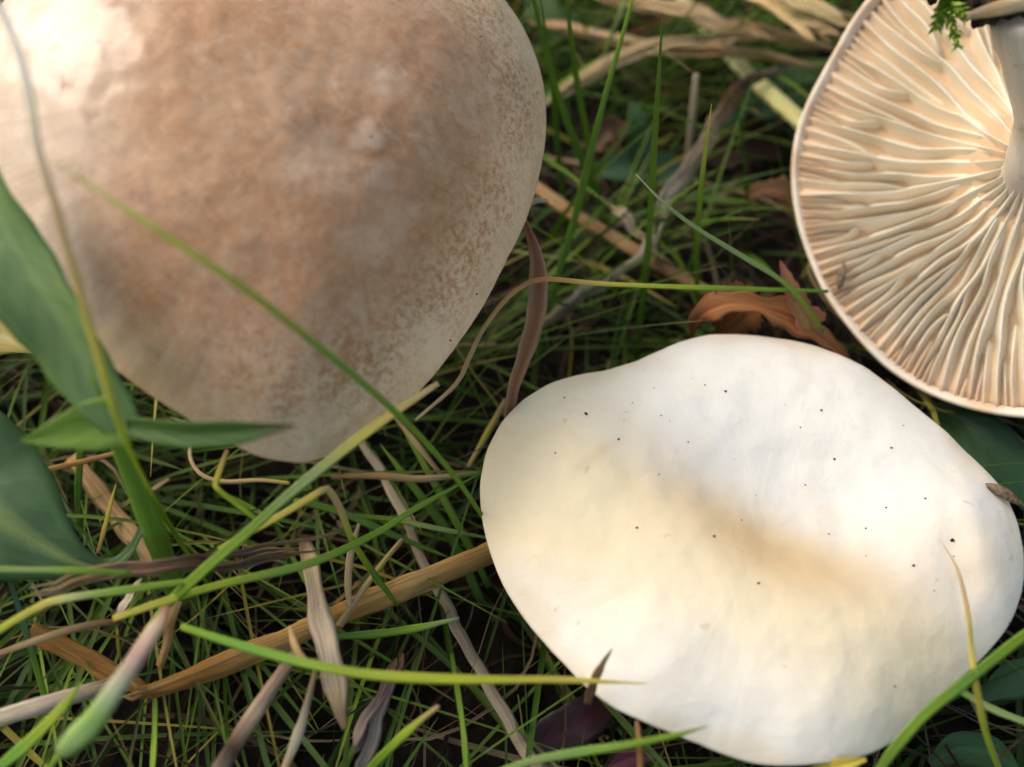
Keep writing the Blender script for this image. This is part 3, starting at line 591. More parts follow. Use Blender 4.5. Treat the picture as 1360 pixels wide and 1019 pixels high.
GB = 'green grass blades around the mushrooms'; DS = 'dry straws in the grass'
for a in [  # label, points, width px, colours, extras
    ('thin green blade slanting across the brown cap towards the white one', [(650, 700, -13.5), (600, 628, -12.6), (530, 552, -11.4), (430, 466, 'c1.1'), (320, 380, 'c1.8'), (180, 287, 'c2.0'), (58, 205, 'c2.0')], 13, [G1, G3, (0.2, 0.33, 0.05), LIME, (.3, .36, .1)], {}),
    ('bent yellow-green blade over the brown cap, dry and pale at its tip', [(275, 775, -13.4), (215, 680, -12), (165, 580, -10.1), (130, 470, -9.5), (95, 350, -9.1), (70, 262, -8.9), (50, 196, -8.8), (38, 120, -8.8), (18, 50, -8.9), (-20, -30, -9.0)], 15, [G3, G3, LIME, LIME, YEL, STR, (.78, .7, .58), (.82, .75, .64)], {'tip_w': .6, 'fold': .05}),
    ('green blade with blunt tan tip pointing up under the brown cap', [(170, 880, -12.6), (215, 812, -11.9), (262, 765, -11.5), (330, 706, -11.4), (390, 652, -11.4), (490, 572, -11.7), (582, 509, -12.0)], 19, [G3, (.2, .36, .05), G3, G3, PALEG, YEL, STR], {'tip_w': .55}),
    ('yellow blade folded back on itself below the brown cap', [(290, 730, -12), (370, 686, -11.9), (428, 651, -11.9), (434, 648, -11.95), (450, 672, -12.2), (475, 730, -12.8), (528, 805, -13.4)], 13, [LIME, YEL, YEL, STR, LIME, G1, G1], {'tip_w': .5}),
    ('short kinked yellow-green blade beside the pointed leaf lobe', [(350, 698, -12.2), (318, 672, -12.1), (290, 650, -12), (287, 640, -12), (302, 598, -11.9)], 11, [G3, LIME, LIME, YEL, TAN], {'tip_w': .7}),
    ('long lime blade running from lower left to the white cap rim', [(150, 822, -11.7), (230, 795, -11.7), (300, 775, -11.8), (412, 748, -12.2), (500, 708, -12.8), (551, 676, -13.1), (645, 625, -13.8)], 15, [YEL, LIME, (.22, .34, .05), G3, G3, G1], {}),
    ('bright yellow-green blade kinked at the left edge', [(250, 772, -11.6), (150, 786, -11.4), (100, 793, -11.3), (66, 800, -11.3), (58, 803, -11.3), (20, 824, -11.2), (-40, 862, -11.1)], 15, [G3, G3, (.26, .4, .06), (.45, .5, .2), YEL, LIME, LIME], {'tip_w': .7}),
    ('pale green blade lying level across the dark oval leaf', [(175, 762, -11.5), (110, 758, -11.3), (40, 757, -11.3), (-50, 756, -11.3)], 12, [G3, G3, PALEG, G3], {'tip_w': .7}),
    ('blurred lime blade lying level in front, its tip over the white cap', [(240, 832, -11.4), (330, 861, -11.0), (420, 884, -10.8), (490, 896, -10.8), (560, 901, -10.8), (650, 903, -10.8), (740, 903, -10.9), (860, 908, -11.0)], 19, [G3, (.16, .36, .05), (.3, .42, .05), (.40, .46, .04), (.42, .46, .04), YEL, YEL], {}),
    ('mid green blade with pale pinched tip above the lime blade', [(440, 846, 1.9), (500, 842, 1.9), (555, 834, 2.0), (610, 821, 2.1)], 16, [G2, G1, G3, PALEG], {'tip_w': .3}),
    ('light green blade crossing the bottom edge under the white cap', [(640, 1036, -11.3), (700, 1013, -11), (765, 1000, -10.9), (830, 990, -10.8), (895, 977, -10.8), (942, 964, -10.8)], 17, [G3, PALEG, (.2, .35, .06), G3, G3], {}),
    ('green blade with split tan tip at the bottom edge', [(480, 1032, 2.2), (520, 992, 2.8), (552, 962, 3.1), (582, 938, 3.4)], 17, [G1, G3, LIME, STR], {'tip_w': .4}),
    ('narrow upright green blade near the bottom, left of the white cap', [(600, 868, 1.6), (610, 930, 1.7), (616, 975, 1.7), (620, 1030, 1.6)], 11, [G2, G1, G3, G3], {'tip_w': .8}),
    ('green blade crossing the lower right margin of the white cap', [(1400, 815, -11.6), (1340, 860, -11.3), (1282, 906, -11.0), (1232, 946, -10.9), (1192, 990, -10.9), (1160, 1035, -10.9)], 22, [G3, G3, (.17, .3, .045), G3, G1], {'tip_w': .6}),
    ('thin blade bent over the white cap at right, beige towards its tip', [(1330, 1030, -11.8), (1313, 985, -11.5), (1300, 930, -11.2), (1292, 880, -11.1), (1286, 820, 'c.5'), (1272, 758, 'c.5'), (1248, 716, 'c.4')], 13, [G3, LIME, YEL, YEL, STR, WHT], {}),
    ('pale green blade in the lower right corner', [(1262, 910, -12.1), (1310, 938, -12), (1350, 955, -11.9), (1400, 972, -11.8)], 14, [G1, PALEG, PALEG, G3], {'tip_w': .7}),
    ('tall upright blade between the caps, tip nearest the top edge', [(845, 486, .3), (860, 335), (870, 180), (880, 18, -12.9)], 13, [G2, G1, G1, (.12, .2, .03)], {'tip_w': .06}),
    ('shorter upright blade just left of the upturned mushroom', [(930, 450, .5), (925, 350), (931, 250), (945, 138, -13.4)], 11, [G2, G1, G3, YEL], {}),
    ('long blade leaning right from the grass beside the brown cap', [(706, 528, .2), (722, 432), (760, 302), (800, 142), (846, -20, -14.4)], 14, [G2, G2, G1, G1, G3], {'tip_w': .3}),
    ('upright blade close to the right edge of the brown cap', [(806, 345, .3), (786, 215), (765, 100), (750, -20, -15.0)], 13, [G2, G1, G1, G1], {'tip_w': .4}),
    ('dark blade arching away from the brown cap at the top edge', [(832, 370, .3), (790, 255), (742, 130), (704, -20, -14.6)], 15, [G2, G2, G1, G1], {'tip_w': .4}),
    ('slim blade touching the right rim of the brown cap', [(757, 335, .2), (742, 210), (735, 120), (716, -15, -15.4)], 11, [G2, G2, G1, G1], {}),
    ('pale curved blade arching from mid air towards the red leaf', [(1094, 442, -15.3), (1066, 400), (1034, 370, -14.7), (985, 340), (925, 303), (880, 268), (844, 231, -13.3)], 10, [G1, G3, PALEG, PALEG, PALEG, WHT], {}),
    ('thin level stem turning from green to dry tan where it bends', [(1100, 387, -15.2), (1000, 384, -14.6), (900, 381), (800, 377), (722, 371, -13.7), (690, 383, -13.7), (668, 402, -13.7), (640, 440), (622, 478), (604, 512), (552, 558, -14.6)], 9, [G1, G3, G3, LIME, YEL, ORG, STR, STR, WHT], {'tip_w': .5}),
    ('short green blade lying under the dry straws by the brown cap', [(712, 140, 2.4), (745, 115, 2.6), (775, 96, 2.7), (803, 76, 2.8)], 15, [G2, G1, G3, PALEG], {'tip_w': .4}),
    ('thin pale green stalk rising at the top edge', [(800, 78, 2.4), (812, 50, 3), (822, 22, 3.6), (838, -20, 4.2)], 9, [G3, PALEG, PALEG, G3], {'tip_w': .8}),
    ('dark green blade lying level behind the pale curved blade', [(890, 262, 1.6), (950, 266, 1.7), (1028, 271, 1.6)], 11, [G2, G1, G1], {}),
    ('broad dark blade leaning left below the brown cap', [(640, 800, .6), (600, 715, 1.2), (560, 660, 1.6), (505, 590, 1.9)], 18, [G2, G2, G1, G1], {}),
    ('dark green blade running into the white cap rim from upper left', [(650, 780, .8), (610, 700, 1.5), (565, 620, 1.9), (530, 560, 2.0)], 15, [G2, G1, G1, G1], {}),
    ('green blade lying level just left of the white cap', [(460, 685, 1.6), (520, 690, 1.7), (580, 702, 1.8), (655, 716, 1.8)], 11, [G2, G1, PALEG, G1], {'tip_w': .4}),
    ('slender blade crossing behind the folded yellow blade', [(390, 665, 2.0), (450, 680, 1.9), (520, 710, 1.8), (600, 742, 1.6)], 14, [G1, G2, G2, G1], {}),
    ('yellowish upright shoot beside the sorrel stalk', [(130, 735, 2.0), (142, 690, 2.4), (154, 642, 2.8)], 9, [TAN, YEL, YEL], {}),
    ('dark blade standing behind the oval leaf', [(105, 700, 1.0), (104, 650, 1.8), (108, 575, 2.6)], 15, [G2, G2, G1], {'tip_w': .6}),
    ('blue-green blade dropping across the lower left corner', [(14, 772, -12.3), (32, 830, -12.4), (48, 885, -12.6), (66, 950, -12.8)], 13, [BLU, BLU, G1, G1], {'tip_w': .6}),
    ('bright green blurred blade rising from the bottom left corner', [(-30, 1040, -11), (20, 1002, -10.9), (62, 962, -10.9), (95, 925, -11.0), (108, 905, -11)], 22, [(.16, .34, .05), (.2, .4, .05), LIME, G3], {}),
    ('green blade joining the bud stalk at the bottom edge', [(50, 1040, -11.2), (80, 1000, -11.2), (105, 960, -11.3), (130, 930, -11.4)], 12, [G1, G3, G3, G1], {}),
    ('upright green blade at the bottom edge right of the bud stalk', [(205, 905, 1.5), (206, 955, 1.8), (202, 1035, 2.0)], 12, [G2, G3, G3], {'tip_w': .7}),
]:
    blade('grass_blade', a[0], 'grass blade', a[1], a[2], a[3], group=GB, **a[4])

for a in [
    ('flattened grey straw lying across the ochre straw', [(402, 715, 2.6), (414, 765, 2.9), (425, 815, 3.0), (440, 890, 3.1), (450, 935, 3.0), (458, 968, 2.8)], 27, [DKB, GREY, (.46, .36, .25), (.52, .42, .30), GREY, TAN], M_STRAW, [.8, .9, .95, 1.25, 1.1, .3], .35, {'wob': .05}),
    ('dark banded stalk sloping to the bottom edge', [(392, 868, 2.6), (362, 912, 2.7), (335, 952, 2.8), (305, 1000, 2.8), (280, 1045, 2.8)], 22, [(.3, .2, .13), (.36, .26, .19), (.44, .32, .22), DKB, (.3, .23, .18)], M_DEAD, [.7, .9, 1, 1, 1], .6, {}),
    ('wide brown-grey stalk at the bottom edge, left of centre', [(532, 868, 2.0), (518, 910, 2.2), (492, 960, 2.3), (460, 1035, 2.3)], 33, [BRN, (.2, .13, .1), (.33, .25, .2), (.4, .31, .24)], M_DEAD, [.4, .8, 1, 1.1], .45, {'wob': .06, 'bundle': 3}),
    ('pale weathered straw entering at the left edge below the ochre straw', [(-60, 975, -12), (0, 954, -12), (70, 933, -12), (140, 912, -12.2), (175, 895, -12.3)], 23, [WHT, WHT, (.52, .43, .36), GREY, BRN], M_DEAD, [1, 1, 1, .9, .6], .7, {}),
    ('brown shaggy stalk lying level in front of the dark oval leaf', [(38, 785, -11.7), (110, 771, -11.7), (180, 757, -11.8), (240, 747, -11.9), (300, 748, -12.1), (365, 735, -12.3), (430, 722, -12.5), (466, 711, -12.6)], 23, [GREY, TAN, (.42, .26, .17), BRN, (.24, .16, .11), TAN, (.4, .27, .18)], M_DEAD, [.5, .8, .9, 1, 1.2, 1, .9, .7], .6, {'wob': .08, 'bundle': 6}),
    ('long speckled grey dead stalk running down to the bottom edge', [(474, 580, 1.7), (520, 650, 1.5), (555, 733, 1.4), (590, 800, 1.4), (625, 872, 1.4), (665, 940, 1.4), (722, 1025, 1.3)], 14, [GREY, WHT, GREY, (.3, .25, .18), (.26, .23, .16), (.3, .26, .19), GREY], M_DEAD, [.7, 1.1, .9, 1, 1, 1.1, 1.2], .8, {'wob': .06}),
    ('short upright tan straw leaning on the ochre straw', [(466, 815, 2.4), (462, 775, 2.6), (466, 735, 2.8), (477, 695, 3.0)], 10, [STR, STR, (.5, .4, .26), STR], M_STRAW, [.5, 1, 1, .4], .6, {}),
    ('thin straw rising from the ochre straw to the right', [(450, 832, 2.5), (478, 790, 2.4), (505, 752, 2.3), (534, 716, 2.2)], 9, [TAN, STR, YEL, STR], M_STRAW, [1, 1, .8, .5], .6, {}),
    ('small curved tan sliver over the front lime blade', [(384, 832, 3.2), (392, 858, 3.4), (402, 875, 3.5), (418, 886, 3.6)], 11, [STR, STR, TAN, TAN], M_STRAW, [.4, 1, 1, .6], .5, {}),
    ('thin pale straw hanging below the front lime blade', [(420, 885, 3.3), (408, 935, 3.0), (398, 970, 2.8), (374, 1030, 2.6)], 11, [TAN, GREY, (.56, .5, .36), STR], M_STRAW, [.5, .8, 1.3, .7], .5, {}),
    ('cream straw curving along the top from the brown cap', [(690, 166, 2.2), (724, 142, 2.4), (775, 108, 2.7), (820, 81, 3.0), (869, 62, 3.2), (911, 54, 3.2), (1000, 47, 3.1), (1056, 58, 3.0), (1112, 74, 3.0)], 20, [WHT, STR, STR, (.5, .36, .19), STR, (.6, .46, .24), STR], M_STRAW, [.5, .8, 1, 1.3, 1, 1.2, 1, .8], .45, {'wob': .06, 'bundle': 4}),
    ('tan straw crossing the cream straw at the top', [(700, 32, 2.2), (750, 38, 2.4), (790, 45, 2.5), (869, 61, 2.7), (956, 66, 2.8), (1031, 78, 2.8), (1105, 93, 2.8)], 17, [TAN, (.5, .33, .2), STR, STR, (.55, .36, .19), STR, TAN], M_STRAW, [.9, 1, 1, 1, 1, .9], .5, {'wob': .05, 'bundle': 3}),
    ('split straw sloping down from the top edge behind the others', [(770, -12, 2.8), (866, 9, 3.0), (926, 20, 3.2), (959, 33, 3.2), (985, 32, 3.2), (1031, 48, 3.2), (1062, 58, 3.2), (1112, 74, 3.2)], 20, [STR, TAN, STR, (.5, .36, .22), TAN, STR, TAN], M_STRAW, [.9, 1, .9, 1.3, 1, 1.1, 1], .4, {'wob': .07, 'bundle': 4}),
    ('thick golden straw at the top edge by the upturned cap', [(960, -40, 3.9), (1010, -5, 4.0), (1045, 18, 4.0), (1085, 40, 4.0), (1125, 60, 4.0)], 32, [STR, (.6, .43, .2), (.62, .45, .22), STR, STR], M_STRAW, [1, 1, .8, 1, 1], .6, {'wob': .05, 'bundle': 5}),
    ('second golden straw above it running under the upturned cap', [(1005, -50, 4.3), (1050, -12, 4.4), (1090, 10, 4.4), (1140, 34, 4.4)], 30, [STR, (.6, .44, .22), (.64, .47, .24), STR], M_STRAW, [1, .9, 1, 1], .6, {'wob': .05, 'bundle': 5}),
    ('pale yellow stem sloping towards the upturned cap', [(905, 0, 1.6), (945, 42, 1.9), (985, 90, 2.2), (1025, 127, 2.3), (1075, 172, 2.3)], 21, [PYEL, PYEL, (.72, .65, .34), PYEL, PYEL], M_STRAW, [.9, 1, 1, 1], .8, {}),
    ('grey-brown dried blade curving down between the caps', [(1048, 91, 2.6), (1010, 98, 2.7), (978, 126, 2.6), (945, 166, 2.4), (910, 226, 2.2), (882, 284, 2.0), (858, 332, 1.8), (842, 365, 1.6)], 23, [GREY, DKB, BRN, GREY, (.48, .36, .26), (.56, .46, .34), WHT, GREY], M_DEAD, [.5, .7, 1, .9, 1, 1.1, .9, .6], .35, {'wob': .08, 'bundle': 4}),
    ('crinkled white dry blade lying between the brown and white caps', [(864, 296, 1.9), (848, 335, 1.9), (820, 366, 1.9), (775, 392, 1.9), (722, 428, 1.7), (668, 462, 1.5)], 15, [STR, (.5, .43, .32), GREY, (.46, .38, .28), STR, GREY], M_DEAD, [.5, 1, .7, 1.2, .8, .5], .35, {'wob': .16, 'bundle': 4}),
    ('short crumpled pale straw above the thin level stem', [(808, 270, 1.7), (830, 288, 1.8), (852, 312, 1.8), (872, 330, 1.8), (896, 350, 1.7)], 14, [STR, (.5, .43, .32), GREY, STR, GREY], M_DEAD, [.6, 1, .7, 1, .4], .4, {'wob': .14, 'bundle': 3}),
    ('brown stem sloping right from the brown cap edge', [(690, 232, 1.9), (730, 262, 1.8), (770, 290, 1.7), (810, 312, 1.6), (868, 348, 1.5), (940, 388, 1.4)], 19, [(.36, .22, .11), TAN, (.34, .2, .1), TAN, BRN, TAN], M_STRAW, [1, 1, .9, 1, .8], .75, {}),
    ('thin grey straw standing behind the tall blades', [(913, 212, 1.4), (920, 150, 2.4), (925, 98, 3.2)], 9, [GREY, GREY, WHT], M_STRAW, [.8, 1, .7], .6, {}),
    ('tiny pale straw end poking out from the brown cap edge', [(694, 276, -14.6), (708, 268, -14.4), (726, 266, -14.3)], 10, [STR, WHT, WHT], M_STRAW, [1, .9, .5], .5, {}),
    ('thin tan straw slanting under the long green blade', [(520, 548, 2.2), (550, 585, 2.1), (585, 630, 1.9)], 8, [TAN, STR, TAN], M_STRAW, [.6, 1, .6], .6, {}),
    ('ochre straw leaning on the rim left of the white cap', [(622, 620, 1.6), (645, 580, 2.0), (672, 530, 2.4)], 9, [STR, YEL, STR], M_STRAW, [.6, 1, .7], .6, {}),
    ('brown thin stalk lying level left of the white cap', [(440, 634, 1.8), (500, 632, 2.0), (560, 636, 2.0), (640, 628, 2.0)], 9, [BRN, TAN, STR, G3], M_STRAW, [.6, 1, 1, .6], .6, {}),
    ('flat brown stalk in shade behind the sorrel stalk', [(95, 605, 1.8), (135, 660, 1.6), (165, 700, 1.5), (215, 760, 1.3)], 26, [TAN, (.3, .19, .09), TAN, (.4, .28, .14)], M_STRAW, [.9, 1, 1, .9], .3, {}),
    ('tan stem sloping up to the right behind the oval leaf', [(40, 628, 2.4), (90, 618, 2.5), (155, 602, 2.6)], 8, [TAN, ORG, TAN], M_STRAW, [.8, 1, .8], .7, {}),
    ('wiry tan stem curling under the pointed leaf lobe', [(252, 590, 2.4), (254, 612, 2.4), (270, 632, 2.4), (300, 640, 2.4), (345, 638, 2.5), (385, 642, 2.5)], 6, [WHT, STR, STR, STR, YEL], M_STRAW, [.8, 1, .8], .8, {}),
    ('thin grass stem arching over the lower left stalks', [(0, 868, 2.6), (50, 850, 2.8), (110, 832, 2.8), (160, 825, 2.7)], 10, [TAN, STR, TAN, BRN], M_STRAW, [.8, 1, .8], .7, {}),
    ('tan stub rising from the bud stalk at lower left', [(212, 884, 2.6), (222, 855, 2.9), (226, 825, 3.1), (235, 798, 3.2)], 13, [OCH, TAN, ORG, STR], M_STRAW, [.8, .8, 1, 1.1], .6, {}),
    ('wispy white dry blade end above the bud stalk', [(155, 818, 3.0), (170, 800, 3.1), (180, 780, 3.2), (190, 768, 3.2)], 14, [GREY, WHT, WHT, GREY], M_DEAD, [.4, 1, .8, .4], .3, {'wob': .05}),
    ('thin orange straw standing at the bottom edge under the white cap', [(846, 958, -11.0), (849, 985, -10.9), (851, 1035, -10.9)], 7, [TAN, ORG, ORG], M_STRAW, [.7, 1, 1], .7, {}),
    ('dark dry blade tip poking up in front of the white cap', [(780, 935, -11.6), (789, 905, -11.4), (800, 882, -11.3), (813, 862, -11.2)], 13, [BRN, BRN, TAN, STR], M_STRAW, [.9, 1, .9, .15], .4, {}),
]:
    straw('dry_straw', a[0], 'straw', a[1], a[2], a[3], a[4], a[5], a[6], group=DS, **a[7])

bs = thing('bent_straw', 'thick ochre straw bent in a sharp elbow at lower left, running under the white cap', 'straw', at_depth(45, 838, depth_at_height(45, 838, 2.3)), DS)
straw('stem_section', None, None, [(700, 712, 1.7), (645, 737, 1.9), (560, 772, 2.0), (480, 803, 2.0), (390, 844, 2.0), (300, 882, 2.0), (235, 907, 2.0), (196, 919, 2.05), (178, 920, 2.1)], 28, [(.36, .19, .05), (.42, .25, .085), (.48, .30, .11), OCH, (.46, .27, .09), (.36, .18, .045), (.3, .14, .035)], M_STRAW, [.9, 1, 1.02, 1.22, .98, 1, 1.02, .9, .45], .75, parent=bs, rough=.2)
straw('stem_section', None, None, [(205, 926, 1.85), (186, 914, 2.0), (150, 894, 2.1), (100, 868, 2.2), (70, 852, 2.25), (43, 838, 2.3)], 28, [(.3, .15, .04), (.34, .17, .045), (.38, .19, .05), (.36, .18, .045), (.26, .13, .04)], M_STRAW, [.35, .85, 1, .95, 1, .9], .6, parent=bs, rough=.25)
for k, (x0, y0, x1, y1) in enumerate(((330, 864, 150, 930), (200, 915, 172, 905), (190, 922, 165, 926))):
    straw('fibre', None, None, [(x0, y0, 2.25), ((x0 + x1) / 2, (y0 + y1) / 2 + 4, 2.3), (x1, y1, 2.2)], 6, [TAN, OCH, STR], M_STRAW, [.5, 1, .3], .5, parent=bs)
# bud stalk in the near left corner: fat green shoot with a pink end
straw('shoot', 'fat blurred green shoot with lilac pink end at lower left', 'shoot', [(222, 806, -10.6), (208, 832, -10.3), (185, 868, -10.0), (158, 908, -9.9), (125, 955, -9.9), (96, 985, -10.0), (84, 996, -10.1)], 28, [(.30, .10, .07), (.50, .40, .28), PINK, (.34, .36, .22), (.20, .33, .08), (.24, .36, .12), (.2, .3, .1)], M_LEAF, [.35, .75, .85, .95, 1.1, 1.2, .8], .8)
# hairy brown dried leaf hanging between the caps
leaf('dried_leaf', 'narrow curled brown dried leaf hanging beside the brown cap', 'leaf', [(694, 286, -14.5), (703, 310, -14.2), (713, 345, -14.0), (715, 385, -14.0), (709, 430, -14.0), (694, 480, -14.1), (681, 520, -14.2), (674, 575, -14.4)], [7, 14, 22, 26, 25, 17, 20, 24], (0.25, 0.105, 0.045), (0.42, 0.26, 0.15), None, .10, .22, mat=M_WITHER, roll=-.7, twist=1.5, teeth=.08)
# red-orange autumn leaf behind the white cap
rl = thing('withered_leaf', 'withered orange and red lobed leaf between white cap and upturned mushroom', 'leaf', at_depth(1128, 478, 15.6))
leaf('blade', None, None, [(1128, 480, -15.9), (1100, 455, -15.7), (1064, 428, -15.4), (1022, 410, -15.3), (980, 402, -15.4), (946, 408, -15.6), (926, 424, -15.9), (918, 446, -16.2)], [5, 18, 40, 36, 26, 34, 28, 8], (0.42, 0.20, 0.07), (0.27, 0.085, 0.035), (0.36, 0.075, 0.035), .45, .6, rl, mat=M_WITHER, teeth=.28, tipcol=(0.24, 0.10, 0.04))
leaf('lobe', None, None, [(1078, 436, -15.5), (1058, 404, -15.2), (1046, 374, -15.0), (1036, 346, -14.9)], [44, 30, 24, 3], (0.46, 0.27, 0.10), (0.46, 0.14, 0.09), None, .35, .25, rl, mat=M_WITHER, tipcol=(0.46, 0.13, 0.11), teeth=.2)
leaf('lobe', None, None, [(1005, 410, -15.6), (978, 430, -15.9), (950, 458, -16.3)], [46, 40, 16], (0.34, 0.14, 0.045), (0.26, 0.09, 0.03), None, .6, .5, rl, mat=M_WITHER, teeth=.3)
leaf('lobe', None, None, [(955, 404, -15.7), (975, 388, -15.8), (1000, 384, -16.0)], [30, 26, 10], (0.28, 0.13, 0.05), (0.2, 0.08, 0.03), None, .6, .5, rl, mat=M_WITHER, teeth=.3)

for lab, pts, wd, cm, ce, rib in [
    ('purple-red leaf on the soil at the bottom, left of the white cap', [(690, 1005, .5), (735, 978, .6), (775, 955, .7), (812, 930, .6)], [20, 60, 60, 30], (0.055, 0.014, 0.02), (0.03, 0.015, 0.012), None),
    ('small purple leaf scrap at the bottom edge', [(800, 1025, .7), (830, 1010, .8), (870, 1005, .8)], [14, 40, 6], (0.13, 0.025, 0.05), (0.08, 0.02, 0.03), None),
    ('upright dark green oval leaf behind the tall blades', [(852, 228, 1.0), (850, 190, 1.6), (846, 160, 2.1), (840, 135, 2.4)], [14, 40, 36, 4], (0.05, 0.12, 0.045), (0.04, 0.10, 0.03), None),
    ('dark green leaf lying level left of the grey dried blade', [(780, 230, .9), (830, 222, 1.0), (880, 226, 1.0), (930, 240, .9)], [10, 48, 44, 6], (0.04, 0.10, 0.04), (0.03, 0.08, 0.03), None),
    ('broad dark green leaf under the pale yellow stem', [(955, 165, .9), (985, 145, 1.1), (1025, 130, 1.2), (1075, 125, 1.2)], [14, 66, 60, 20], (0.05, 0.13, 0.05), (0.04, 0.11, 0.035), None),
    ('green leaf beneath the straws near the upturned cap rim', [(1000, 118, 1.3), (1040, 105, 1.4), (1090, 100, 1.5)], [8, 36, 30], (0.07, 0.16, 0.05), (0.05, 0.12, 0.035), None),
    ('orange-brown leaf scrap under the crossing straws', [(832, 46, 1.9), (855, 36, 2.1), (890, 26, 2.2)], [4, 22, 8], (0.36, 0.16, 0.05), (0.28, 0.11, 0.04), None),
    ('curled brown leaf scrap in the grass right of the brown cap', [(788, 200, 1.2), (800, 180, 1.5), (815, 172, 1.6), (824, 188, 1.4)], [10, 30, 30, 8], (0.32, 0.19, 0.11), (0.24, 0.12, 0.06), None),
    ('bronze leaf beside the left rim of the upturned mushroom', [(990, 262, 1.6), (1015, 252, 1.9), (1040, 258, 2.0), (1062, 285, 1.8)], [6, 26, 32, 12], (0.24, 0.12, 0.05), (0.18, 0.08, 0.035), None),
    ('dark red-brown leaf in shade below the grey dried blade', [(930, 215, .5), (970, 200, .7), (1010, 195, .7), (1040, 205, .6)], [12, 60, 60, 12], (0.07, 0.03, 0.018), (0.05, 0.022, 0.012), None),
    ('round green leaf in the bottom right corner', [(1235, 1015, .6), (1270, 995, .8), (1320, 1000, .8), (1350, 1020, .7)], [14, 48, 44, 8], (0.045, 0.11, 0.03), (0.035, 0.09, 0.02), (0.07, 0.14, 0.05)),
    ('dark green leaf by the lower right rim of the white cap', [(1300, 930, 1.2), (1340, 905, 1.5), (1390, 890, 1.6)], [12, 56, 40], (0.04, 0.10, 0.03), (0.03, 0.08, 0.02), None),
    ('dark leaf in the gap between white cap and upturned mushroom', [(1240, 540, 1.4), (1290, 575, 1.6), (1340, 620, 1.5), (1380, 680, 1.2)], [20, 70, 76, 30], (0.03, 0.075, 0.025), (0.022, 0.06, 0.018), None),
    ('yellow leaf tip under the front margin of the white cap', [(1080, 1028, -11.5), (1115, 1017, -11.3), (1150, 1008, -11.2)], [20, 22, 6], (0.60, 0.48, 0.06), (0.5, 0.42, 0.05), None),
    ('green leaf at the top edge beside the brown cap', [(690, -20, 1.8), (730, 15, 2.0), (770, 25, 2.0)], [20, 50, 10], (0.07, 0.16, 0.03), (0.06, 0.13, 0.025), None),
]:
    dry = 'brown' in lab or 'bronze' in lab
    leaf('leaf', lab, 'leaf', pts, wd, np.array(cm) * (.6 if dry else 1), np.array(ce) * (.7 if dry else 1), rib, .4 if dry else .18, .5 if dry else .12, mat=M_WITHER if dry else M_LEAF, teeth=.35 if dry else .05)

# ------------------------------------------------------------------ seeds, specks, moss on the mushrooms
def seed(name, label, a, b, w_, mat):
    Q = spline([a, (a + b) / 2 + np.array([0, 0, .03]), b], 14); g = np.linspace(0, 1, 14)
    V, F_, uv, _ = tube_mesh(Q, w_ * np.maximum(.06, np.sin(math.pi * g ** .8) ** .8), 12, None, .75, rough=.35, seed=5)
    return tag(mk(name, V, F_, mat, None, Q[0], None, uv), label, 'seed')
seed('seed_husk', 'small ridged brown seed husk on the right rim of the white cap', on_cap(P_W, 1308, 646) + (-.02, 0, .06), on_cap(P_W, 1345, 668) + (.16, -.08, .10), .085, M_SEED)
seed('seed_husk', 'slender grey-brown seed stuck between the gills of the upturned mushroom', at_depth(1114, 386, cap_depth(1114, 386) - .05), at_depth(1121, 346, cap_depth(1121, 346) - .07), .075, M_PSEED)
def specks(P, lst, name, label, N):
    V = []; F_ = []; n = unit(np.asarray(N, float))
    for i, (x, y, s) in enumerate(lst):
        c = on_cap(P, x, y); v, f = lump(c + n * .01, np.array([s, s * random.uniform(.6, 1), s * .6]) * .0066 * random.choice((.6, .75, .9, 1, 1.25)), i * 2.7, 5, .9); o = len(V); V += list(v); F_ += [tuple(k + o for k in q) for q in f]
    tag(mk(name, V, F_, M_DIRT, None, P[0, 0]), label, 'soil', None, 'stuff')
specks(P_W, [(964, 521, 3), (780, 548, 3.2), (823, 582, 2.6), (874, 629, 2.6), (750, 526, 2), (876, 553, 2.2), (842, 534, 1.8), (827, 560, 1.6), (738, 602, 1.8), (914, 588, 1.8), (1003, 658, 2), (847, 701, 2.4), (947, 713, 2.6), (1045, 539, 2), (1093, 545, 2), (1062, 568, 1.8), (1106, 610, 2), (1185, 598, 2.2), (1071, 644, 2.2), (1100, 709, 3), (1149, 703, 2.6), (1175, 675, 1.8), (1263, 716, 4), (1201, 568, 1.8), (1211, 753, 4), (1150, 737, 2.4), (1008, 774, 3), (1239, 787, 2), (1189, 913, 3), (1340, 830, 3), (920, 503, 1.6), (938, 510, 1.6), (866, 517, 1.2), (830, 545, 1.2), (890, 560, 1.2), (1228, 660, 1.6), (985, 690, 1.5), (1266, 736, 1.6)], 'soil_specks', 'tiny dark specks of soil scattered over the white cap', N_WHITE)
specks(P_B, [(713, 126, 2.6), (651, 309, 3), (631, 392, 2.4), (597, 452, 2.6), (565, 318, 2), (492, 181, 2.0), (602, 340, 1.6), (668, 250, 1.6), (560, 420, 1.8), (640, 52, 1.5)], 'soil_specks', 'few dark specks of soil on the brown cap', N_BROWN)
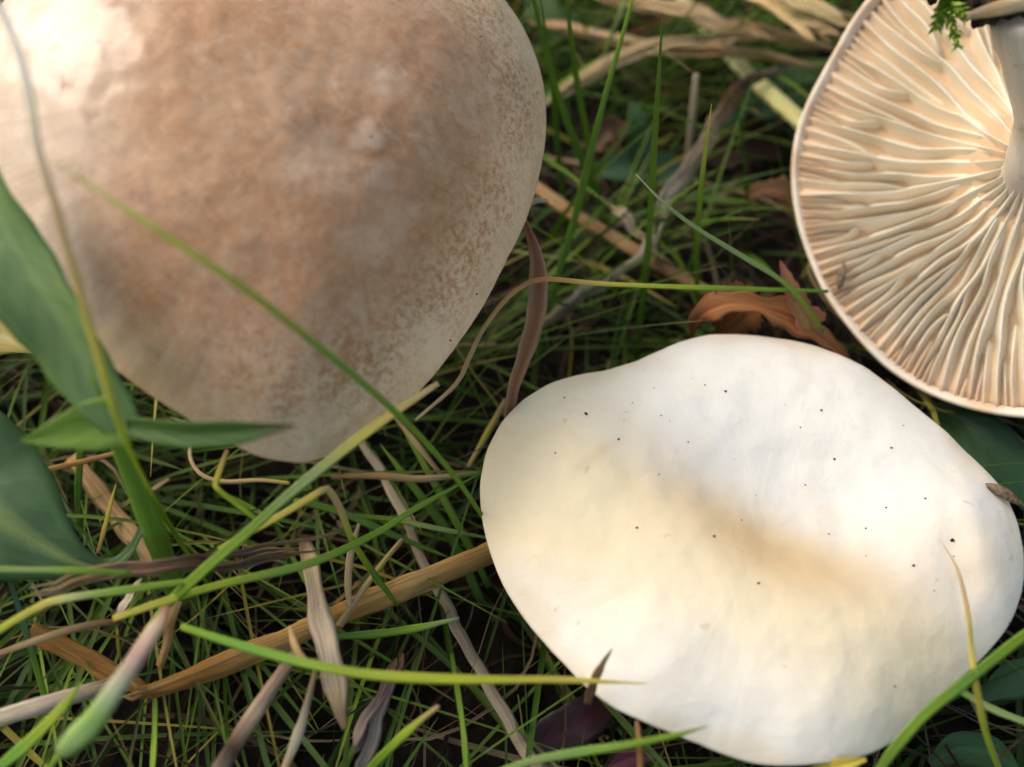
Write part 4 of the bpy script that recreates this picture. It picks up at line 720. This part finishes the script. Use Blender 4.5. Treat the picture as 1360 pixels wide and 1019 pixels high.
def moss():
    root = thing('moss_sprig', 'bright green moss sprig hanging from the base of the upturned stem', 'moss', at_depth(1256, 2, 12.0))
    stems = [[(1252, -6, -12.0), (1256, 10, -11.9), (1262, 25, -11.85), (1266, 40, -11.85), (1271, 60, -11.9)], [(1256, 2, -12.0), (1250, 18, -11.9), (1244, 34, -11.9)], [(1264, 4, -11.9), (1276, 14, -11.9), (1284, 22, -11.9)]]
    for st in stems:
        P, dep = resolve(st); Q = spline(P, 16); V, F_, uv, _ = tube_mesh(Q, .025, 6); V = list(V)
        T = np.gradient(Q, axis=0)
        for i in range(1, 16):
            for k in range(4):
                a = i * 1.9 + k * 1.57; t = unit(T[i]); s = unit(np.cross(t, (0.3, .5, .8))); b = np.cross(s, t); d = s * math.cos(a) + b * math.sin(a)
                side = np.cross(t, d); o = len(V); ln = random.uniform(.09, .15)
                V += [Q[i] + side * .03, Q[i] - side * .03, Q[i] + d * ln * .55 + t * ln * .3 + side * .032, Q[i] + d * ln * .55 + t * ln * .3 - side * .032, Q[i] + d * ln + t * ln * .75]
                F_ += [(o, o + 1, o + 3, o + 2), (o + 2, o + 3, o + 4)]
        mk('frond', V, F_, M_MOSS, root, root['_o'])
moss()
straw('dry_straw', 'pale root end across the soil at the upturned stem base', 'straw', [(1285, 22, -11.6), (1315, 14, -11.55), (1350, 6, -11.5), (1400, -8, -11.5)], 20, [GREY, STR, WHT, GREY], M_DEAD, [.5, 1, 1, 1], .6)

# ------------------------------------------------------------------ the uncountable rest: undergrowth, thatch, crumbs
def clear_of_caps(Q):
    R_ = proj(Q)
    for (x, y, d) in R_:
        if d < 9.5: return False
        c = cap_depth(x, y)
        if c < 1e8 and d < c + 1.0: return False
    return True
def fill(name, label, count, maker, mat, group_cols):
    V = []; F_ = []; UV = []; CC = []; made = 0; tries = 0
    while made < count and tries < count * 6:
        tries += 1; r = maker()
        if r is None: continue
        v, f, uv, c = r; o = len(V); V.extend(v); F_.extend([tuple(k + o for k in q) for q in f]); UV.extend(uv); CC.extend(c); made += 1
    return tag(mk(name, V, F_, mat, None, None, np.array(CC), np.array(UV)), label, 'grass', None, 'stuff')
def flat_ribbon(Q, hw, c, seed):
    m = len(Q); T = np.gradient(Q, axis=0); V = []; uv = []; L = 0; f = np.array([math.sin(seed), math.cos(seed * 1.3), 1.2])
    for i in range(m):
        t = unit(T[i]); s = unit(np.cross(t, f)); b = np.cross(s, t)
        if i: L += np.linalg.norm(Q[i] - Q[i - 1])
        V += [Q[i] - s * hw[i], Q[i] - b * hw[i] * .35, Q[i] + s * hw[i]]; uv += [(-1, L, seed), (0, L, seed), (1, L, seed)]
    F_ = []
    for i in range(m - 1):
        a = i * 3; F_ += [(a, a + 1, a + 4, a + 3), (a + 1, a + 2, a + 5, a + 4)]
    return V, F_, uv, np.repeat(c, 3, axis=0)
TUFTS = [(random.uniform(-19, 19), random.uniform(-12, 27), random.gauss(-.9, .9)) for _ in range(330)]
def spot():
    x, y = random.uniform(-19, 19), random.uniform(-12, 27); return x, y
def g_blade():
    tx, ty, ta = random.choice(TUFTS); x, y = random.gauss(tx, .35), random.gauss(ty, .35)
    ln = random.uniform(3.0, 8.5); az = random.gauss(ta, .75); lean = random.uniform(.02, .55); m = 9
    P = [np.array([x, y, ground_z(x, y) - .1])]; el = math.radians(random.uniform(12, 55) if y < 1 else random.uniform(25, 78)); d = np.array([math.cos(az) * math.cos(el), math.sin(az) * math.cos(el), math.sin(el)])
    for i in range(m - 1):
        az += random.gauss(0, .03); d = unit(d + np.array([math.cos(az), math.sin(az), -.75]) * lean * .16); P.append(P[-1] + d * ln / (m - 1))
    P = np.array(P); P[:, 2] = np.maximum(P[:, 2], .12)
    lim = 2.9 if y < -1 else (4.2 if y < 8 else 6)
    if P[:, 2].max() > lim or not clear_of_caps(P): return None
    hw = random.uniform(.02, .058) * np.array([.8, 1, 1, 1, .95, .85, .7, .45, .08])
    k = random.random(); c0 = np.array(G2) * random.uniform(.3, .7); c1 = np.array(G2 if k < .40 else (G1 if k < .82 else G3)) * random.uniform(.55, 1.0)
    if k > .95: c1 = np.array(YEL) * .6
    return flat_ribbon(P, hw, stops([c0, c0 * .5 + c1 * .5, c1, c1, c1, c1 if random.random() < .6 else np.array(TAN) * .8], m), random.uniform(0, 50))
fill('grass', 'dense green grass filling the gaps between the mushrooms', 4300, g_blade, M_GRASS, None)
def g_thatch():
    x, y = spot(); ln = random.uniform(1.0, 5.5); az = random.uniform(0, 6.283); m = 8; z = ground_z(x, y) + random.uniform(.03, 1.0) ** 1.4
    P = [np.array([x, y, z])]; cv = random.gauss(0, .13); up_ = random.gauss(0, .10)
    for i in range(m - 1):
        az += cv + random.gauss(0, .09); up_ = up_ * .8 + random.gauss(0, .08); P.append(P[-1] + np.array([math.cos(az), math.sin(az), up_]) * ln / (m - 1))
    P = np.array(P); P[:, 2] = np.clip(P[:, 2], .08, 1.7)
    if not clear_of_caps(P): return None
    c = np.array(random.choice((STR, TAN, GREY, BRN, BRN, DKB, (.25, .17, .09), (.3, .21, .12)))) * random.uniform(.12, .55)
    if random.random() < .16: c = np.array(random.choice((STR, TAN, YEL))) * random.uniform(.6, .95); P[:, 2] += random.uniform(.2, .9)
    hw = random.choice((.014, .018, .022, .03, .055)) * np.array([.6, 1, 1, 1, 1, .9, .8, .3])
    return flat_ribbon(P, hw, stops([c, c * random.uniform(.7, 1.3), c], m), random.uniform(0, 50))
fill('dead_grass', 'tangle of thin dead grass and rootlets lying on the soil', 2700, g_thatch, M_STRAW, None)
